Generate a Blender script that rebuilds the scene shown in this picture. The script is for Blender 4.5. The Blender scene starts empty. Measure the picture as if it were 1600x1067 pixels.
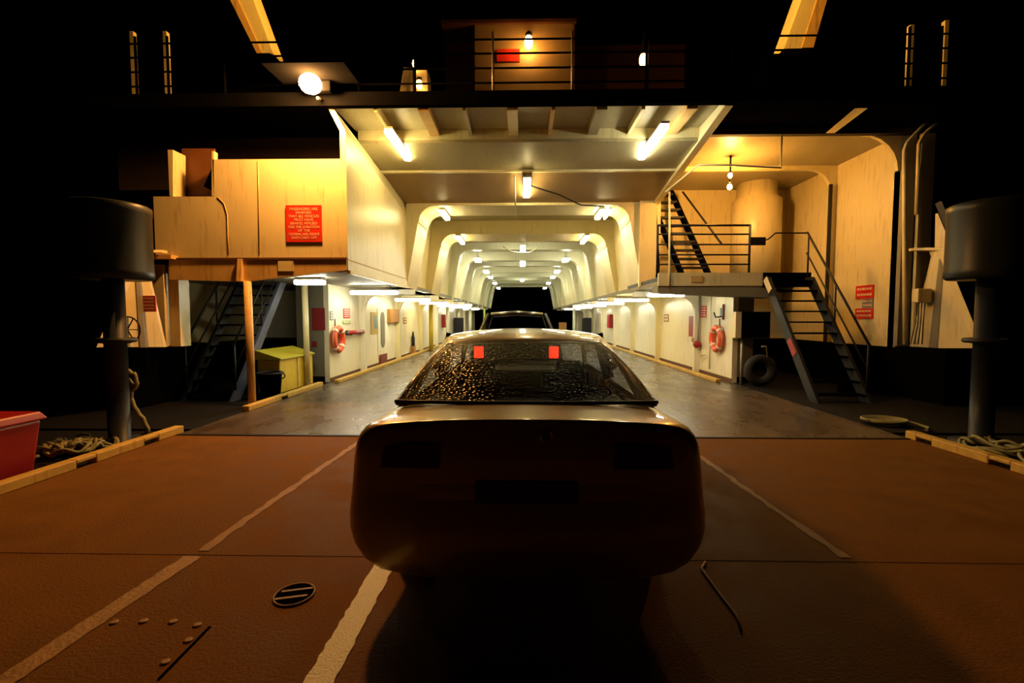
import bpy, bmesh, math, random
from math import pi, sin, cos, radians
from mathutils import Vector, Matrix, Euler

# ---------------------------------------------------------------- camera, world, exposure
SC = bpy.context.scene
COL = SC.collection
CAM_Z = 1.56
cd = bpy.data.cameras.new('camera'); cam = bpy.data.objects.new('camera', cd); COL.objects.link(cam)
cd.sensor_width = 36; cd.lens = 36 * 720 / 1600; cd.clip_start = .05; cd.clip_end = 300
cam.location = (0, 0, CAM_Z); cam.rotation_euler = (radians(90 - 3.06), 0, radians(1.19))
SC.camera = cam
w = bpy.data.worlds.new('night'); SC.world = w; w.use_nodes = True
w.node_tree.nodes['Background'].inputs[0].default_value = (.010, .008, .006, 1)
w.node_tree.nodes['Background'].inputs[1].default_value = .0
vs = SC.view_settings
SC.display_settings.display_device = 'sRGB'
vs.view_transform = 'Standard'; vs.look = 'None'; vs.gamma = 1; vs.use_curve_mapping = False; vs.exposure = 0.0

SODIUM = (1, .46, .07); WARM = (1, .62, .22); TUBE_WARM = (1, .80, .36); TUBE_COOL = (1, .95, .70)

CM = Euler((radians(90 - 3.06), 0, radians(1.19))).to_matrix()
def ray(px, py): return CM @ Vector(((px - 800) / 720, -(py - 533.5) / 720, -1))
def at(px, py, Y):
    d = ray(px, py); return Vector((0, 0, CAM_Z)) + d * (Y / d.y)
def atz(px, py, z=0):
    d = ray(px, py); return Vector((0, 0, CAM_Z)) + d * ((z - CAM_Z) / d.z)
def atx(px, py, X):
    d = ray(px, py); return Vector((0, 0, CAM_Z)) + d * (X / d.x)

# ---------------------------------------------------------------- materials
M = {}
def mat(name, col, rough=.5, metal=0, var=.12, scale=3, bump=0, bscale=40, rust=0, spec=.5, stretch=(1, 1, 1), rvar=0, coat=0):
    m = bpy.data.materials.new(name); m.use_nodes = True; n = m.node_tree.nodes; l = m.node_tree.links
    b = n['Principled BSDF']; b.inputs['Roughness'].default_value = rough; b.inputs['Metallic'].default_value = metal
    b.inputs['Specular IOR Level'].default_value = spec
    if coat: b.inputs['Coat Weight'].default_value = coat; b.inputs['Coat Roughness'].default_value = .05
    tc = n.new('ShaderNodeTexCoord'); mp = n.new('ShaderNodeMapping'); l.new(tc.outputs['Object'], mp.inputs[0]); mp.inputs['Scale'].default_value = stretch
    nz = n.new('ShaderNodeTexNoise'); nz.inputs['Scale'].default_value = scale; nz.inputs['Detail'].default_value = 6; l.new(mp.outputs[0], nz.inputs[0])
    mx = n.new('ShaderNodeMix'); mx.data_type = 'RGBA'; l.new(nz.outputs[0], mx.inputs['Factor'])
    mx.inputs['A'].default_value = tuple(c * (1 - var) for c in col) + (1,); mx.inputs['B'].default_value = tuple(min(1, c * (1 + var)) for c in col) + (1,)
    out = mx.outputs['Result']
    if rust:
        mp2 = n.new('ShaderNodeMapping'); l.new(tc.outputs['Object'], mp2.inputs[0]); mp2.inputs['Scale'].default_value = (6, 6, .8)
        n2 = n.new('ShaderNodeTexNoise'); n2.inputs['Scale'].default_value = 2.2; n2.inputs['Detail'].default_value = 8; l.new(mp2.outputs[0], n2.inputs[0])
        cr = n.new('ShaderNodeValToRGB'); cr.color_ramp.elements[0].position = .56; cr.color_ramp.elements[1].position = .74
        cr.color_ramp.elements[1].color = (rust, rust, rust, 1); l.new(n2.outputs[0], cr.inputs[0])
        m2 = n.new('ShaderNodeMix'); m2.data_type = 'RGBA'; l.new(cr.outputs[0], m2.inputs['Factor']); l.new(out, m2.inputs['A']); m2.inputs['B'].default_value = (.28, .11, .03, 1)
        out = m2.outputs['Result']
    l.new(out, b.inputs['Base Color'])
    if rvar:
        mr = n.new('ShaderNodeMapRange'); l.new(nz.outputs[0], mr.inputs[0]); mr.inputs[1].default_value = .35; mr.inputs[2].default_value = .65
        mr.inputs[3].default_value = rough - rvar; mr.inputs[4].default_value = rough + rvar; l.new(mr.outputs[0], b.inputs['Roughness'])
    if bump:
        n3 = n.new('ShaderNodeTexNoise'); n3.inputs['Scale'].default_value = bscale; n3.inputs['Detail'].default_value = 4; l.new(mp.outputs[0], n3.inputs[0])
        bp = n.new('ShaderNodeBump'); bp.inputs['Strength'].default_value = bump; bp.inputs['Distance'].default_value = .02
        l.new(n3.outputs[0], bp.inputs['Height']); l.new(bp.outputs[0], b.inputs['Normal'])
    M[name] = m; return m
def emi(name, col, s):
    m = bpy.data.materials.new(name); m.use_nodes = True; n = m.node_tree.nodes
    b = n['Principled BSDF']; b.inputs['Base Color'].default_value = (.8, .8, .8, 1)
    b.inputs['Emission Color'].default_value = (*col, 1); b.inputs['Emission Strength'].default_value = s
    M[name] = m; return m
mat('cream', (.72, .62, .34), .32, var=.10, scale=1.5, rust=.35, bump=.15, bscale=6)
mat('ceiling_dim_brown', (.32, .20, .085), .45, var=.35, scale=1.2, rust=.6)  # ceiling paint with the dimmer orange light of the second panel in its colour
mat('cabin_paint', (.42, .28, .12), .5, var=.1)
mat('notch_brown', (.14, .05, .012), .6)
mat('cream_frame', (.74, .64, .34), .35, var=.10, scale=2, rust=.25)
mat('white_wall', (.78, .72, .52), .35, var=.08, scale=1.4, rust=.3)
mat('pale_green_frame', (.72, .74, .56), .35, var=.08, scale=2, rust=.2)
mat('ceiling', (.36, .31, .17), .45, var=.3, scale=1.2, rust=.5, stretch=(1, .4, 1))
mat('rusty', (.62, .40, .14), .5, var=.25, scale=4, rust=.7)
mat('rust_line', (.12, .045, .012), .8, var=.4, scale=20)
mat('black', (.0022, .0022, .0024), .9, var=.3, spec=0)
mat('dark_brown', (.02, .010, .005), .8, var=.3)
mat('dark_steel', (.014, .014, .015), .5, var=.3, spec=.3)
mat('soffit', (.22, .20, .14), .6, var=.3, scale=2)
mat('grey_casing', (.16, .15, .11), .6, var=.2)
mat('deck', (.075, .052, .034), .30, var=.3, scale=3.2, bump=.35, bscale=30, rvar=.07, stretch=(1, .5, 1), spec=.7)
mat('ramp', (.155, .066, .011), .72, var=.35, scale=3.5, bump=.35, bscale=60, rvar=.12, spec=.06)
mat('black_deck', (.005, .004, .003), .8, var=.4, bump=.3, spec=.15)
mat('faint_line', (.25, .115, .025), .7, var=.5, scale=9)
mat('old_line', (.30, .15, .035), .6, var=.5, scale=9, bump=.4)
mat('new_line', (.80, .74, .50), .6, var=.12, scale=30, bump=.5, bscale=80)
mat('kerb_yellow', (.55, .34, .05), .55, var=.3, scale=7, rust=.6)
mat('yellow', (.62, .44, .02), .45, var=.15, scale=5, rust=.4)
mat('lid_yellow', (.42, .36, .02), .5, var=.2, scale=5)
mat('red', (.30, .006, .005), .4, var=.15)
mat('sign_red', (.70, .03, .012), .4, var=.08)
mat('sign_text', (.85, .55, .35), .6, var=.05)
mat('sign_text_white', (.8, .75, .7), .6, var=.05)
mat('maroon', (.22, .01, .01), .5, var=.15)
mat('ring_orange', (.72, .09, .025), .45, var=.25, scale=8)
mat('ring_white', (.75, .6, .45), .5, var=.1)
mat('blue_grey', (.09, .10, .15), .4, var=.3, scale=5)
mat('galv', (.35, .34, .30), .4, metal=.3, var=.2, scale=8)
mat('drum', (.016, .02, .019), .4, spec=.3, metal=.0, var=.3, scale=4, stretch=(6, 6, .6))
mat('post_blue', (.014, .018, .026), .45, spec=.25, var=.2, scale=5)
mat('rope', (.22, .20, .08), .85, var=.4, scale=20)
mat('rope_pale', (.45, .40, .22), .85, var=.3, scale=20)
mat('brown_box', (.38, .17, .03), .6, var=.2)
mat('green_label', (.35, .45, .08), .6)
mat('blue_sheet', (.15, .28, .32), .6)
mat('grey_label', (.25, .27, .26), .6)
mat('olive_label', (.45, .30, .06), .6)
mat('car_paint', (.30, .22, .10), .32, metal=.35, var=.03, scale=1, coat=.7)
mat('car_dark', (.02, .02, .022), .5, var=.1)
mat('suv_paint', (.03, .03, .03), .3, metal=.5, var=.1, coat=.5)
mat('tyre', (.015, .015, .015), .8, var=.2, bump=.3)
mat('rim', (.25, .25, .25), .35, metal=.8)
mat('seat', (.05, .09, .08), .85, var=.2)
mat('lamp_red_off', (.10, .005, .005), .2, coat=.5)
mat('chrome', (.5, .5, .48), .2, metal=1)
mat('grate', (.02, .018, .015), .6)
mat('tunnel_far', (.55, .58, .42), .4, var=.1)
emi('tube_warm', TUBE_WARM, 48); emi('tube_cool', TUBE_COOL, 50); emi('tube_side', TUBE_COOL, 52)
emi('flood', (1, .43, .10), 1050); emi('bulb', (1, .46, .10), 60); emi('bulb_hot', (1, .46, .09), 1300); emi('tail_red', (1, .010, .004), 14); emi('bulb_small', (1, .46, .10), 16)
def glass(name, tint, rough, bump):
    m = bpy.data.materials.new(name); m.use_nodes = True; n = m.node_tree.nodes; l = m.node_tree.links
    n.remove(n['Principled BSDF']); o = n['Material Output']
    tr = n.new('ShaderNodeBsdfTransparent'); tr.inputs['Color'].default_value = (*tint, 1)
    if rough > 1:
        tr = n.new('ShaderNodeBsdfRefraction'); tr.inputs['Color'].default_value = (*[c ** .5 for c in tint], 1); tr.inputs['IOR'].default_value = 1.15; tr.inputs['Roughness'].default_value = rough
    gl = n.new('ShaderNodeBsdfGlossy'); gl.inputs['Color'].default_value = (.55, .5, .4, 1); gl.inputs['Roughness'].default_value = .2 if rough > .1 else .08
    lw = n.new('ShaderNodeLayerWeight'); lw.inputs[0].default_value = .5
    pw = n.new('ShaderNodeMath'); pw.operation = 'POWER'; l.new(lw.outputs['Facing'], pw.inputs[0]); pw.inputs[1].default_value = 4
    fr = n.new('ShaderNodeMath'); fr.operation = 'MULTIPLY_ADD'; l.new(pw.outputs[0], fr.inputs[0]); fr.inputs[1].default_value = .5 if rough > .1 else .35; fr.inputs[2].default_value = .03
    mx = n.new('ShaderNodeMixShader'); l.new(fr.outputs[0], mx.inputs[0]); l.new(tr.outputs[0], mx.inputs[1]); l.new(gl.outputs[0], mx.inputs[2]); l.new(mx.outputs[0], o.inputs[0])
    tc = n.new('ShaderNodeTexCoord'); v = n.new('ShaderNodeTexVoronoi'); v.inputs['Scale'].default_value = 42; l.new(tc.outputs['Object'], v.inputs[0])
    bp = n.new('ShaderNodeBump'); bp.inputs['Strength'].default_value = bump; bp.inputs['Distance'].default_value = .01
    l.new(v.outputs['Distance'], bp.inputs['Height'])
    for s in (gl,): l.new(bp.outputs[0], s.inputs['Normal'])
    M[name] = m
glass('wet_glass', (.30, .30, .29), .16, .9)
glass('car_glass', (.45, .45, .43), .02, .0)

# ---------------------------------------------------------------- builders
OFF = {}
class MB:
    def __init__(s): s.b = bmesh.new()
    def face(s, pts):
        s.b.faces.new([s.b.verts.new(Vector(p)) for p in pts]); return s
    def hexa(s, p):            # 8 points: bottom 4 then top 4
        v = [s.b.verts.new(Vector(q)) for q in p]
        for f in ((3, 2, 1, 0), (4, 5, 6, 7), (0, 1, 5, 4), (1, 2, 6, 5), (2, 3, 7, 6), (3, 0, 4, 7)): s.b.faces.new([v[i] for i in f])
        return s
    def box(s, x0, x1, y0, y1, z0, z1):
        return s.hexa([(x0, y0, z0), (x1, y0, z0), (x1, y1, z0), (x0, y1, z0), (x0, y0, z1), (x1, y0, z1), (x1, y1, z1), (x0, y1, z1)])
    def prism(s, pts, d):      # polygon of 3d points swept along vector d
        d = Vector(d); a = [s.b.verts.new(Vector(p)) for p in pts]; c = [s.b.verts.new(Vector(p) + d) for p in pts]
        s.b.faces.new(a); s.b.faces.new(c[::-1]); n = len(a)
        for i in range(n): s.b.faces.new([a[i], c[i], c[(i + 1) % n], a[(i + 1) % n]])
        return s
    def bar(s, p, q, wx, wz):  # rectangular bar from p to q
        p = Vector(p); q = Vector(q); d = (q - p).normalized(); u = d.cross(Vector((0, 0, 1)))
        if u.length < .01: u = Vector((1, 0, 0))
        u.normalize(); v = u.cross(d)
        c = [p + u * a * wx / 2 + v * b * wz / 2 for a, b in ((-1, -1), (1, -1), (1, 1), (-1, 1))]
        return s.hexa(c + [x + (q - p) for x in c])
    def tube(s, pts, r, seg=10, closed=False, rr=None):
        pts = [Vector(p) for p in pts]; n = len(pts); rings = []; up = None
        for i, p in enumerate(pts):
            a = pts[(i - 1) % n] if closed or i else p; b_ = pts[(i + 1) % n] if closed or i < n - 1 else p
            t = (b_ - a).normalized()
            if up is None:
                up = Vector((0, 0, 1)) if abs(t.z) < .9 else Vector((1, 0, 0))
            u = t.cross(up)
            if u.length < 1e-4: u = t.cross(Vector((0, 1, 0)))
            u.normalize(); v = u.cross(t).normalized(); up = v
            R = rr[i] if rr else r
            rings.append([s.b.verts.new(p + (u * cos(2 * pi * k / seg) + v * sin(2 * pi * k / seg)) * R) for k in range(seg)])
        for i in range(n if closed else n - 1):
            A = rings[i]; B = rings[(i + 1) % n]
            for k in range(seg):
                f = s.b.faces.new([A[k], A[(k + 1) % seg], B[(k + 1) % seg], B[k]]); f.smooth = True
        if not closed: s.b.faces.new(rings[0][::-1]); s.b.faces.new(rings[-1])
        return s
    def lathe(s, c, prof, seg=32):     # profile [(r, z)] around the vertical axis at c
        c = Vector(c); R = []
        for r, z in prof: R.append([s.b.verts.new(c + Vector((r * cos(2 * pi * k / seg), r * sin(2 * pi * k / seg), z))) for k in range(seg)])
        for i in range(len(R) - 1):
            for k in range(seg):
                f = s.b.faces.new([R[i][k], R[i][(k + 1) % seg], R[i + 1][(k + 1) % seg], R[i + 1][k]]); f.smooth = True
        s.b.faces.new(R[0][::-1]); s.b.faces.new(R[-1]); return s
    def ball(s, c, r, sz=1):
        n = bmesh.ops.create_uvsphere(s.b, u_segments=16, v_segments=10, radius=r)['verts']
        for v in n: v.co = Vector((v.co.x, v.co.y, v.co.z * sz)) + Vector(c)
        return s
    def torus(s, c, R, r, axis='x', seg=28):
        c = Vector(c); pts = []
        for k in range(seg):
            a = 2 * pi * k / seg; u, v = R * cos(a), R * sin(a)
            pts.append(c + (Vector((0, u, v)) if axis == 'x' else Vector((u, 0, v)) if axis == 'y' else Vector((u, v, 0))))
        return s.tube(pts, r, 10, True)
    def grid(s, rows, smooth=True, skip=None):
        V = [[s.b.verts.new(Vector(p)) for p in r] for r in rows]
        for i in range(len(V) - 1):
            for j in range(len(V[0]) - 1):
                if skip and skip(i, j): continue
                f = s.b.faces.new([V[i][j], V[i][j + 1], V[i + 1][j + 1], V[i + 1][j]]); f.smooth = smooth
        return s
    def build(s, name, m, parent=None, bevel=0, subsurf=0, solid=0, weld=False, **tags):
        if weld: bmesh.ops.remove_doubles(s.b, verts=s.b.verts, dist=.0005)
        bmesh.ops.recalc_face_normals(s.b, faces=s.b.faces)
        if parent is None:
            xs = [v.co.copy() for v in s.b.verts]
            o0 = Vector(((min(v.x for v in xs) + max(v.x for v in xs)) / 2, (min(v.y for v in xs) + max(v.y for v in xs)) / 2, min(v.z for v in xs)))
        else: o0 = OFF[parent.name]
        for v in s.b.verts: v.co -= o0
        me = bpy.data.meshes.new(name); s.b.to_mesh(me); s.b.free(); me.materials.append(M[m])
        o = bpy.data.objects.new(name, me); COL.objects.link(o); OFF[o.name] = o0
        if parent is None: o.location = o0
        else: o.parent = parent
        if solid: q = o.modifiers.new('thick', 'SOLIDIFY'); q.thickness = solid
        if bevel: q = o.modifiers.new('bevel', 'BEVEL'); q.width = bevel; q.segments = 2; q.limit_method = 'ANGLE'
        if subsurf: q = o.modifiers.new('sub', 'SUBSURF'); q.levels = q.render_levels = subsurf
        tag(o, **tags); return o
def tag(o, label=None, cat=None, group=None, kind=None):
    if label: o['label'] = label
    if cat: o['category'] = cat
    if group: o['group'] = group
    if kind: o['kind'] = kind
    return o
def empty(name, loc, label, cat, group=None):
    o = bpy.data.objects.new(name, None); COL.objects.link(o); o.location = loc; o.empty_display_size = .2
    OFF[o.name] = Vector(loc); return tag(o, label, cat, group)
def copy_tree(o, parent=None):
    c = o.copy(); COL.objects.link(c); c.parent = parent
    for ch in list(o.children): copy_tree(ch, c)
    return c
def struct(mb, name, m, **k): return mb.build(name, m, kind='structure', **k)
def lettering(lines, center, width, height, normal_rot, m, parent, name='lettering'):
    """real text, one mesh, facing along the rotated -y; lines stacked inside height"""
    bm = bmesh.new(); n = len(lines); lh = height / n
    for i, t in enumerate(lines):
        cu = bpy.data.curves.new('t', 'FONT'); cu.body = t; cu.size = lh * 1.05; cu.align_x = 'CENTER'; cu.align_y = 'CENTER'; cu.extrude = .001; cu.resolution_u = 2
        ob = bpy.data.objects.new('t', cu); COL.objects.link(ob)
        bpy.context.view_layer.update()
        me = bpy.data.meshes.new_from_object(ob.evaluated_get(bpy.context.evaluated_depsgraph_get()))
        wd = max(v.co.x for v in me.vertices) - min(v.co.x for v in me.vertices)
        sx = min(1, width / wd)
        for v in me.vertices: v.co.x *= sx; v.co.y += (n / 2 - i - .5) * lh
        bm.from_mesh(me); bpy.data.objects.remove(ob); bpy.data.meshes.remove(me); bpy.data.curves.remove(cu)
    R = Euler((pi / 2, 0, normal_rot)).to_matrix()
    off = OFF[parent.name]
    for v in bm.verts: v.co = R @ v.co + Vector(center) - off
    me = bpy.data.meshes.new(name); bm.to_mesh(me); bm.free(); me.materials.append(M[m])
    o = bpy.data.objects.new(name, me); COL.objects.link(o); o.parent = parent; OFF[o.name] = off; return o
def arc(cx, cz, r, a0, a1, n=6): return [(cx + r * cos(radians(a0 + (a1 - a0) * k / n)), cz + r * sin(radians(a0 + (a1 - a0) * k / n))) for k in range(n + 1)]

# ================================================================ LARGE STRUCTURE
XL, XR = -4.57, 4.97            # side lanes' outer walls
UND = 2.33                      # underside of the casings over the side lanes
END = 45
# decks
struct(MB().box(XL - .0, XR, 5.95, END + 1, -.10, 0), 'floor', 'deck')
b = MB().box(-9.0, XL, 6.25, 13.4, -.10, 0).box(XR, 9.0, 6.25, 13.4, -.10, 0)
struct(b, 'floor', 'black_deck')
struct(MB().box(XL - .02, XR + .02, -.4, 5.90, -.10, .0), 'floor', 'ramp')
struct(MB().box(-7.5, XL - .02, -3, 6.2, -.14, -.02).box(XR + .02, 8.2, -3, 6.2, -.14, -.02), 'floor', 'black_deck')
struct(MB().box(XL, XR, 5.90, 5.95, -.06, .012), 'trim_1', 'dark_steel')
# ramp plate seam, worn lines
struct(MB().box(XL, XR, 2.90, 2.915, 0, .003), 'trim_2', 'ramp')
random.seed(4)

def line_mesh(xa, ya, xb, yb, wd, rag, z=.004, n=40):
    mb = MB(); rows = []
    for i in range(n + 1):
        t = i / n; y = ya + (yb - ya) * t; x = xa + (xb - xa) * t
        rows.append([(x - wd / 2 + random.uniform(-rag, rag), y, z), (x + wd / 2 + random.uniform(-rag, rag), y, z)])
    return mb.grid(rows, smooth=False)
line_mesh(-2.26, 1.2, -2.14, 2.88, .115, .006).build('lane_marking', 'old_line', label='worn orange lane line on the left of the ramp, nearest length', cat='road marking')
line_mesh(-2.13, 2.95, -2.02, 5.85, .07, .012).build('lane_marking', 'faint_line', label='faded thin lane line on the left of the ramp, beyond the plate seam', cat='road marking')
line_mesh(-.865, 1.3, -.86, 2.9, .13, .006).build('lane_marking', 'new_line', label='bright cream lane line beside the rear of the near car', cat='road marking')
line_mesh(2.10, 2.95, 1.95, 5.85, .06, .014).build('lane_marking', 'faint_line', label='faint lane line on the right of the ramp, in front of the deck joint', cat='road marking')

# kerbs
def kerb(name, x0, x1, y0, y1, h, lab, gaps=()):
    e = MB(); ys = [y0]
    for g in gaps: ys += [g, g + .22]
    ys.append(y1)
    for i in range(0, len(ys) - 1, 2): e.box(x0, x1, ys[i], ys[i + 1], 0, h)
    for g in gaps: e.box(x0, x1, g, g + .22, h * .55, h)
    return e.build('kerb', 'kerb_yellow', bevel=.012, label=lab, cat='kerb')
kerb('k', XL - .10, XL + .02, -2.5, 6.05, .10, 'orange kerb with drain slots along the left edge of the ramp', (3.0, 4.55, 5.4))
kerb('k', XR - .02, XR + .10, -2.5, 5.98, .10, 'orange kerb along the right edge of the ramp', (4.7, 5.6))
kerb('k', -4.62, -4.50, 7.45, 10.3, .09, 'short yellow kerb beside the steel posts and yellow bin', (8.5,))
kerb('k', -4.42, -4.30, 10.7, 30, .08, 'long yellow kerb along the foot of the left tunnel wall')
kerb('k', 4.62, 4.74, 11.0, 30, .08, 'long yellow kerb along the foot of the right tunnel wall')

# lower side walls
struct(MB().box(XL - .12, XL, 10.85, END, 0, UND + .05), 'wall_left', 'white_wall')
struct(MB().box(XR, XR + .12, 10.95, END, 0, UND + .05), 'wall_right', 'white_wall')
struct(MB().box(XL, XL + .012, 10.85, END, 0, .10), 'baseboard_left', 'rust_line')
struct(MB().box(XR - .012, XR, 10.95, END, 0, .10), 'baseboard_right', 'rust_line')
# casing end faces beside the stairs, their shade put into the grey colour
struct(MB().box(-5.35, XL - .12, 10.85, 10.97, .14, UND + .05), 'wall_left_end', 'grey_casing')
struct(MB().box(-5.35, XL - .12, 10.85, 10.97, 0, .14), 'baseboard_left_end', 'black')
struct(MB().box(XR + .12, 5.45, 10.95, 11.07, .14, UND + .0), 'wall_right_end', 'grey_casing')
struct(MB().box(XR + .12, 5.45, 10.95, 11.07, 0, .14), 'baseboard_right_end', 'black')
# underside of casings
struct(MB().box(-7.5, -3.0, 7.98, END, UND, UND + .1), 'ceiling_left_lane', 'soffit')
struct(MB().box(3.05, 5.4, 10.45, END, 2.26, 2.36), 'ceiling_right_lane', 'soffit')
# transverse frames in the side lanes, rounded haunch
YS = (12.9, 16.6, 20.4, 24.2, 28, 32, 36, 40.5)
k = 3
for y in YS:
    for sgn, X, zc in ((-1, XL, UND), (1, XR, 2.26)):
        inn = 3.0 if sgn < 0 else 3.1
        P = [(abs(X), 0), (abs(X) - .16, 0)] + arc(abs(X) - .16 - .42, zc - .14 - .42, .42, 0, 90) + [(inn, zc - .14), (inn, zc), (abs(X), zc)]
        struct(MB().prism([(sgn * x, y, z) for x, z in P], (0, .12, 0)), 'trim_%d' % k, 'cream_frame' if 16 < y < 21 else 'white_wall'); k += 1

# upper tunnel: portal frames
def portal(y, th, zt, mname, k):
    xb, xt, r = 3.0, 2.62, .42
    out = []
    inner = [(xb, UND), (xt + .06, zt - r)] + arc(xt + .04 - r, zt - r, r, 0, 90)
    outer_x = 3.55
    mb = MB()
    for s in (-1, 1):
        poly = [(s * (x + (.10 if s > 0 else 0)), y, z) for x, z in inner] + [(0, y, zt), (0, y, 5.1), (s * outer_x, y, 5.1), (s * outer_x, y, UND)]
        mb.prism(poly, (0, th, 0))
    struct(mb, 'trim_%d' % k, mname)
for y, th, zt, mn in ((12.0, 1.2, 4.42, 'cream_frame'), (15.3, 1.5, 4.28, 'cream_frame'), (19.8, .5, 4.42, 'pale_green_frame'), (22.6, .5, 4.30, 'pale_green_frame'), (25.6, .5, 4.36, 'pale_green_frame'),
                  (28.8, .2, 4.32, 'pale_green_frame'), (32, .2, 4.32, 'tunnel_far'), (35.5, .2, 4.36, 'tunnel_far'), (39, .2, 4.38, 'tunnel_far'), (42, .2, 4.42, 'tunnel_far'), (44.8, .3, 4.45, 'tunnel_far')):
    portal(y, th, zt, mn, k); k += 1
for s, nm in ((-1, 'left'), (1, 'right')):
    mb = MB()
    for y0, y1 in ((12.0, END),):
        mb.hexa([(s * 3.18, y0, UND), (s * 3.6, y0, UND), (s * 3.6, y1, UND), (s * 3.18, y1, UND), (s * 2.95, y0, 4.85), (s * 3.4, y0, 4.85), (s * 3.4, y1, 4.85), (s * 2.95, y1, 4.85)])
    struct(mb, 'wall_%s_upper' % nm, 'cream_frame')
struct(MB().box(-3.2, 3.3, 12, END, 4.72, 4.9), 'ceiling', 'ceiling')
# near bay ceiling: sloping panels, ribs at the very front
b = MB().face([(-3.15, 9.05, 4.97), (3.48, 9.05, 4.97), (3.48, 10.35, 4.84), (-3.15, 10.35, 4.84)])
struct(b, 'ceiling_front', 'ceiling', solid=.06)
struct(MB().face([(-3.1, 10.35, 4.76), (3.45, 10.35, 4.76), (3.4, 12.02, 4.48), (-3.05, 12.02, 4.48)]), 'ceiling_second', 'ceiling_dim_brown', solid=.06)
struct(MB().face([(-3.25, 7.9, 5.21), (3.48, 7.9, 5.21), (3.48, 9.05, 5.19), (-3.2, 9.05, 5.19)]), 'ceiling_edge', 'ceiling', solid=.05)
struct(MB().box(-3.15, 3.48, 10.30, 10.38, 4.74, 5.0), 'trim_%d' % k, 'cream_frame'); k += 1
struct(MB().box(-3.15, 3.48, 9.0, 9.08, 4.96, 5.19), 'trim_%d' % k, 'cream_frame'); k += 1
for i, x in enumerate((-2.5, -1.75, -1.0, -.25, .5, 1.25, 2.0, 2.75)):
    struct(MB().box(x, x + .06 + .12 * (i % 2), 7.93, 9.02, 5.02, 5.20), 'trim_%d' % k, ('cream_frame', 'rusty', 'ceiling')[i % 3]); k += 1
# deep edge girder of the ceiling on the right
struct(MB().hexa([(3.36, 7.9, 5.05), (3.50, 7.9, 5.05), (3.50, 12.1, 4.40), (3.36, 12.1, 4.40), (3.36, 7.9, 5.22), (3.50, 7.9, 5.22), (3.50, 12.1, 4.9), (3.36, 12.1, 4.9)]), 'trim_%d' % k, 'cream_frame'); k += 1
struct(MB().box(3.0, 3.42, 11.9, 12.0, UND, 4.5), 'trim_%d' % k, 'cream_frame'); k += 1   # right portal leg, front face

# left casing (the big cream box): front face, bottom band, inner wall, seams
F = 7.9
z = lambda px, py: at(px, py, F).z
Xf = lambda px, py=320: at(px, py, F).x
pts = [(Xf(240), F, z(240, 405)), (-2.975, F, z(540, 405)), (-2.975, F, z(540, 248)), (Xf(334), F, z(334, 249)), (Xf(334), F, z(334, 307)), (Xf(240), F, z(240, 307))]
struct(MB().prism(pts, (0, .10, 0)), 'wall_left_front', 'cream')
pts = [(Xf(262), F - .03, z(262, 437)), (Xf(378), F - .03, z(378, 440)), (-2.99, F - .03, 2.36), (-2.99, F - .03, z(540, 406)), (Xf(262), F - .03, z(262, 405))]
struct(MB().prism(pts, (0, .12, 0)), 'trim_%d' % k, 'rusty'); k += 1
struct(MB().box(Xf(270), -2.985, F - .05, F - .005, z(400, 406), z(400, 403)), 'trim_%d' % k, 'rust_line'); k += 1
struct(MB().hexa([(Xf(372), F - .12, z(374, 440)), (Xf(379), F - .12, z(374, 440)), (Xf(379), F, z(374, 440)), (Xf(372), F, z(374, 440)),
                  (Xf(372), F - .07, z(374, 405)), (Xf(379), F - .07, z(374, 405)), (Xf(379), F, z(374, 405)), (Xf(372), F, z(374, 405))]), 'trim_%d' % k, 'rusty'); k += 1
struct(MB().box(Xf(240), Xf(275), F - .16, F, z(250, 406), z(250, 400)), 'trim_%d' % k, 'rusty'); k += 1
# inner wall with flared top
P = [(-2.98, UND), (-3.08, UND), (-3.08, 4.70), (-3.26, 5.06), (-3.18, 5.08), (-2.98, 4.69)]
P2 = [(-2.98, UND), (-3.08, UND), (-3.08, 4.2), (-3.12, 4.5), (-3.04, 4.52), (-2.98, 4.2)]
mb = MB(); A = [mb.b.verts.new((x, F + .01, zz)) for x, zz in P]; Bv = [mb.b.verts.new((x, 12.0, zz)) for x, zz in P2]
mb.b.faces.new(A); mb.b.faces.new(Bv[::-1])
for i in range(6): mb.b.faces.new([A[i], Bv[i], Bv[(i + 1) % 6], A[(i + 1) % 6]])
struct(mb, 'wall_left_inner', 'cream')
struct(MB().box(-2.985, -2.972, F, 12, 2.53, 2.55), 'trim_%d' % k, 'rusty'); k += 1
struct(MB().box(-2.99, -2.94, F + .02, 12, UND - .03, UND + .03), 'trim_%d' % k, 'cream'); k += 1
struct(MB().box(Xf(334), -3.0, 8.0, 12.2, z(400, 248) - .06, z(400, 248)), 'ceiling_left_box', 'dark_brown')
# welded seams on the front
def seam(pp, r=.008, m='rusty'):
    global k
    struct(MB().tube([at(x, y, F - .002) for x, y in pp], r, 6), 'trim_%d' % k, m); k += 1
seam([(340, 308), (350, 318), (355, 335), (356, 370), (357, 398)]); seam([(403, 252), (404, 300), (405, 398)])
struct(MB().box(Xf(434), Xf(458), F - .045, F - .03, z(440, 424), z(440, 407)), 'trim_%d' % k, 'cream'); k += 1

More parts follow.
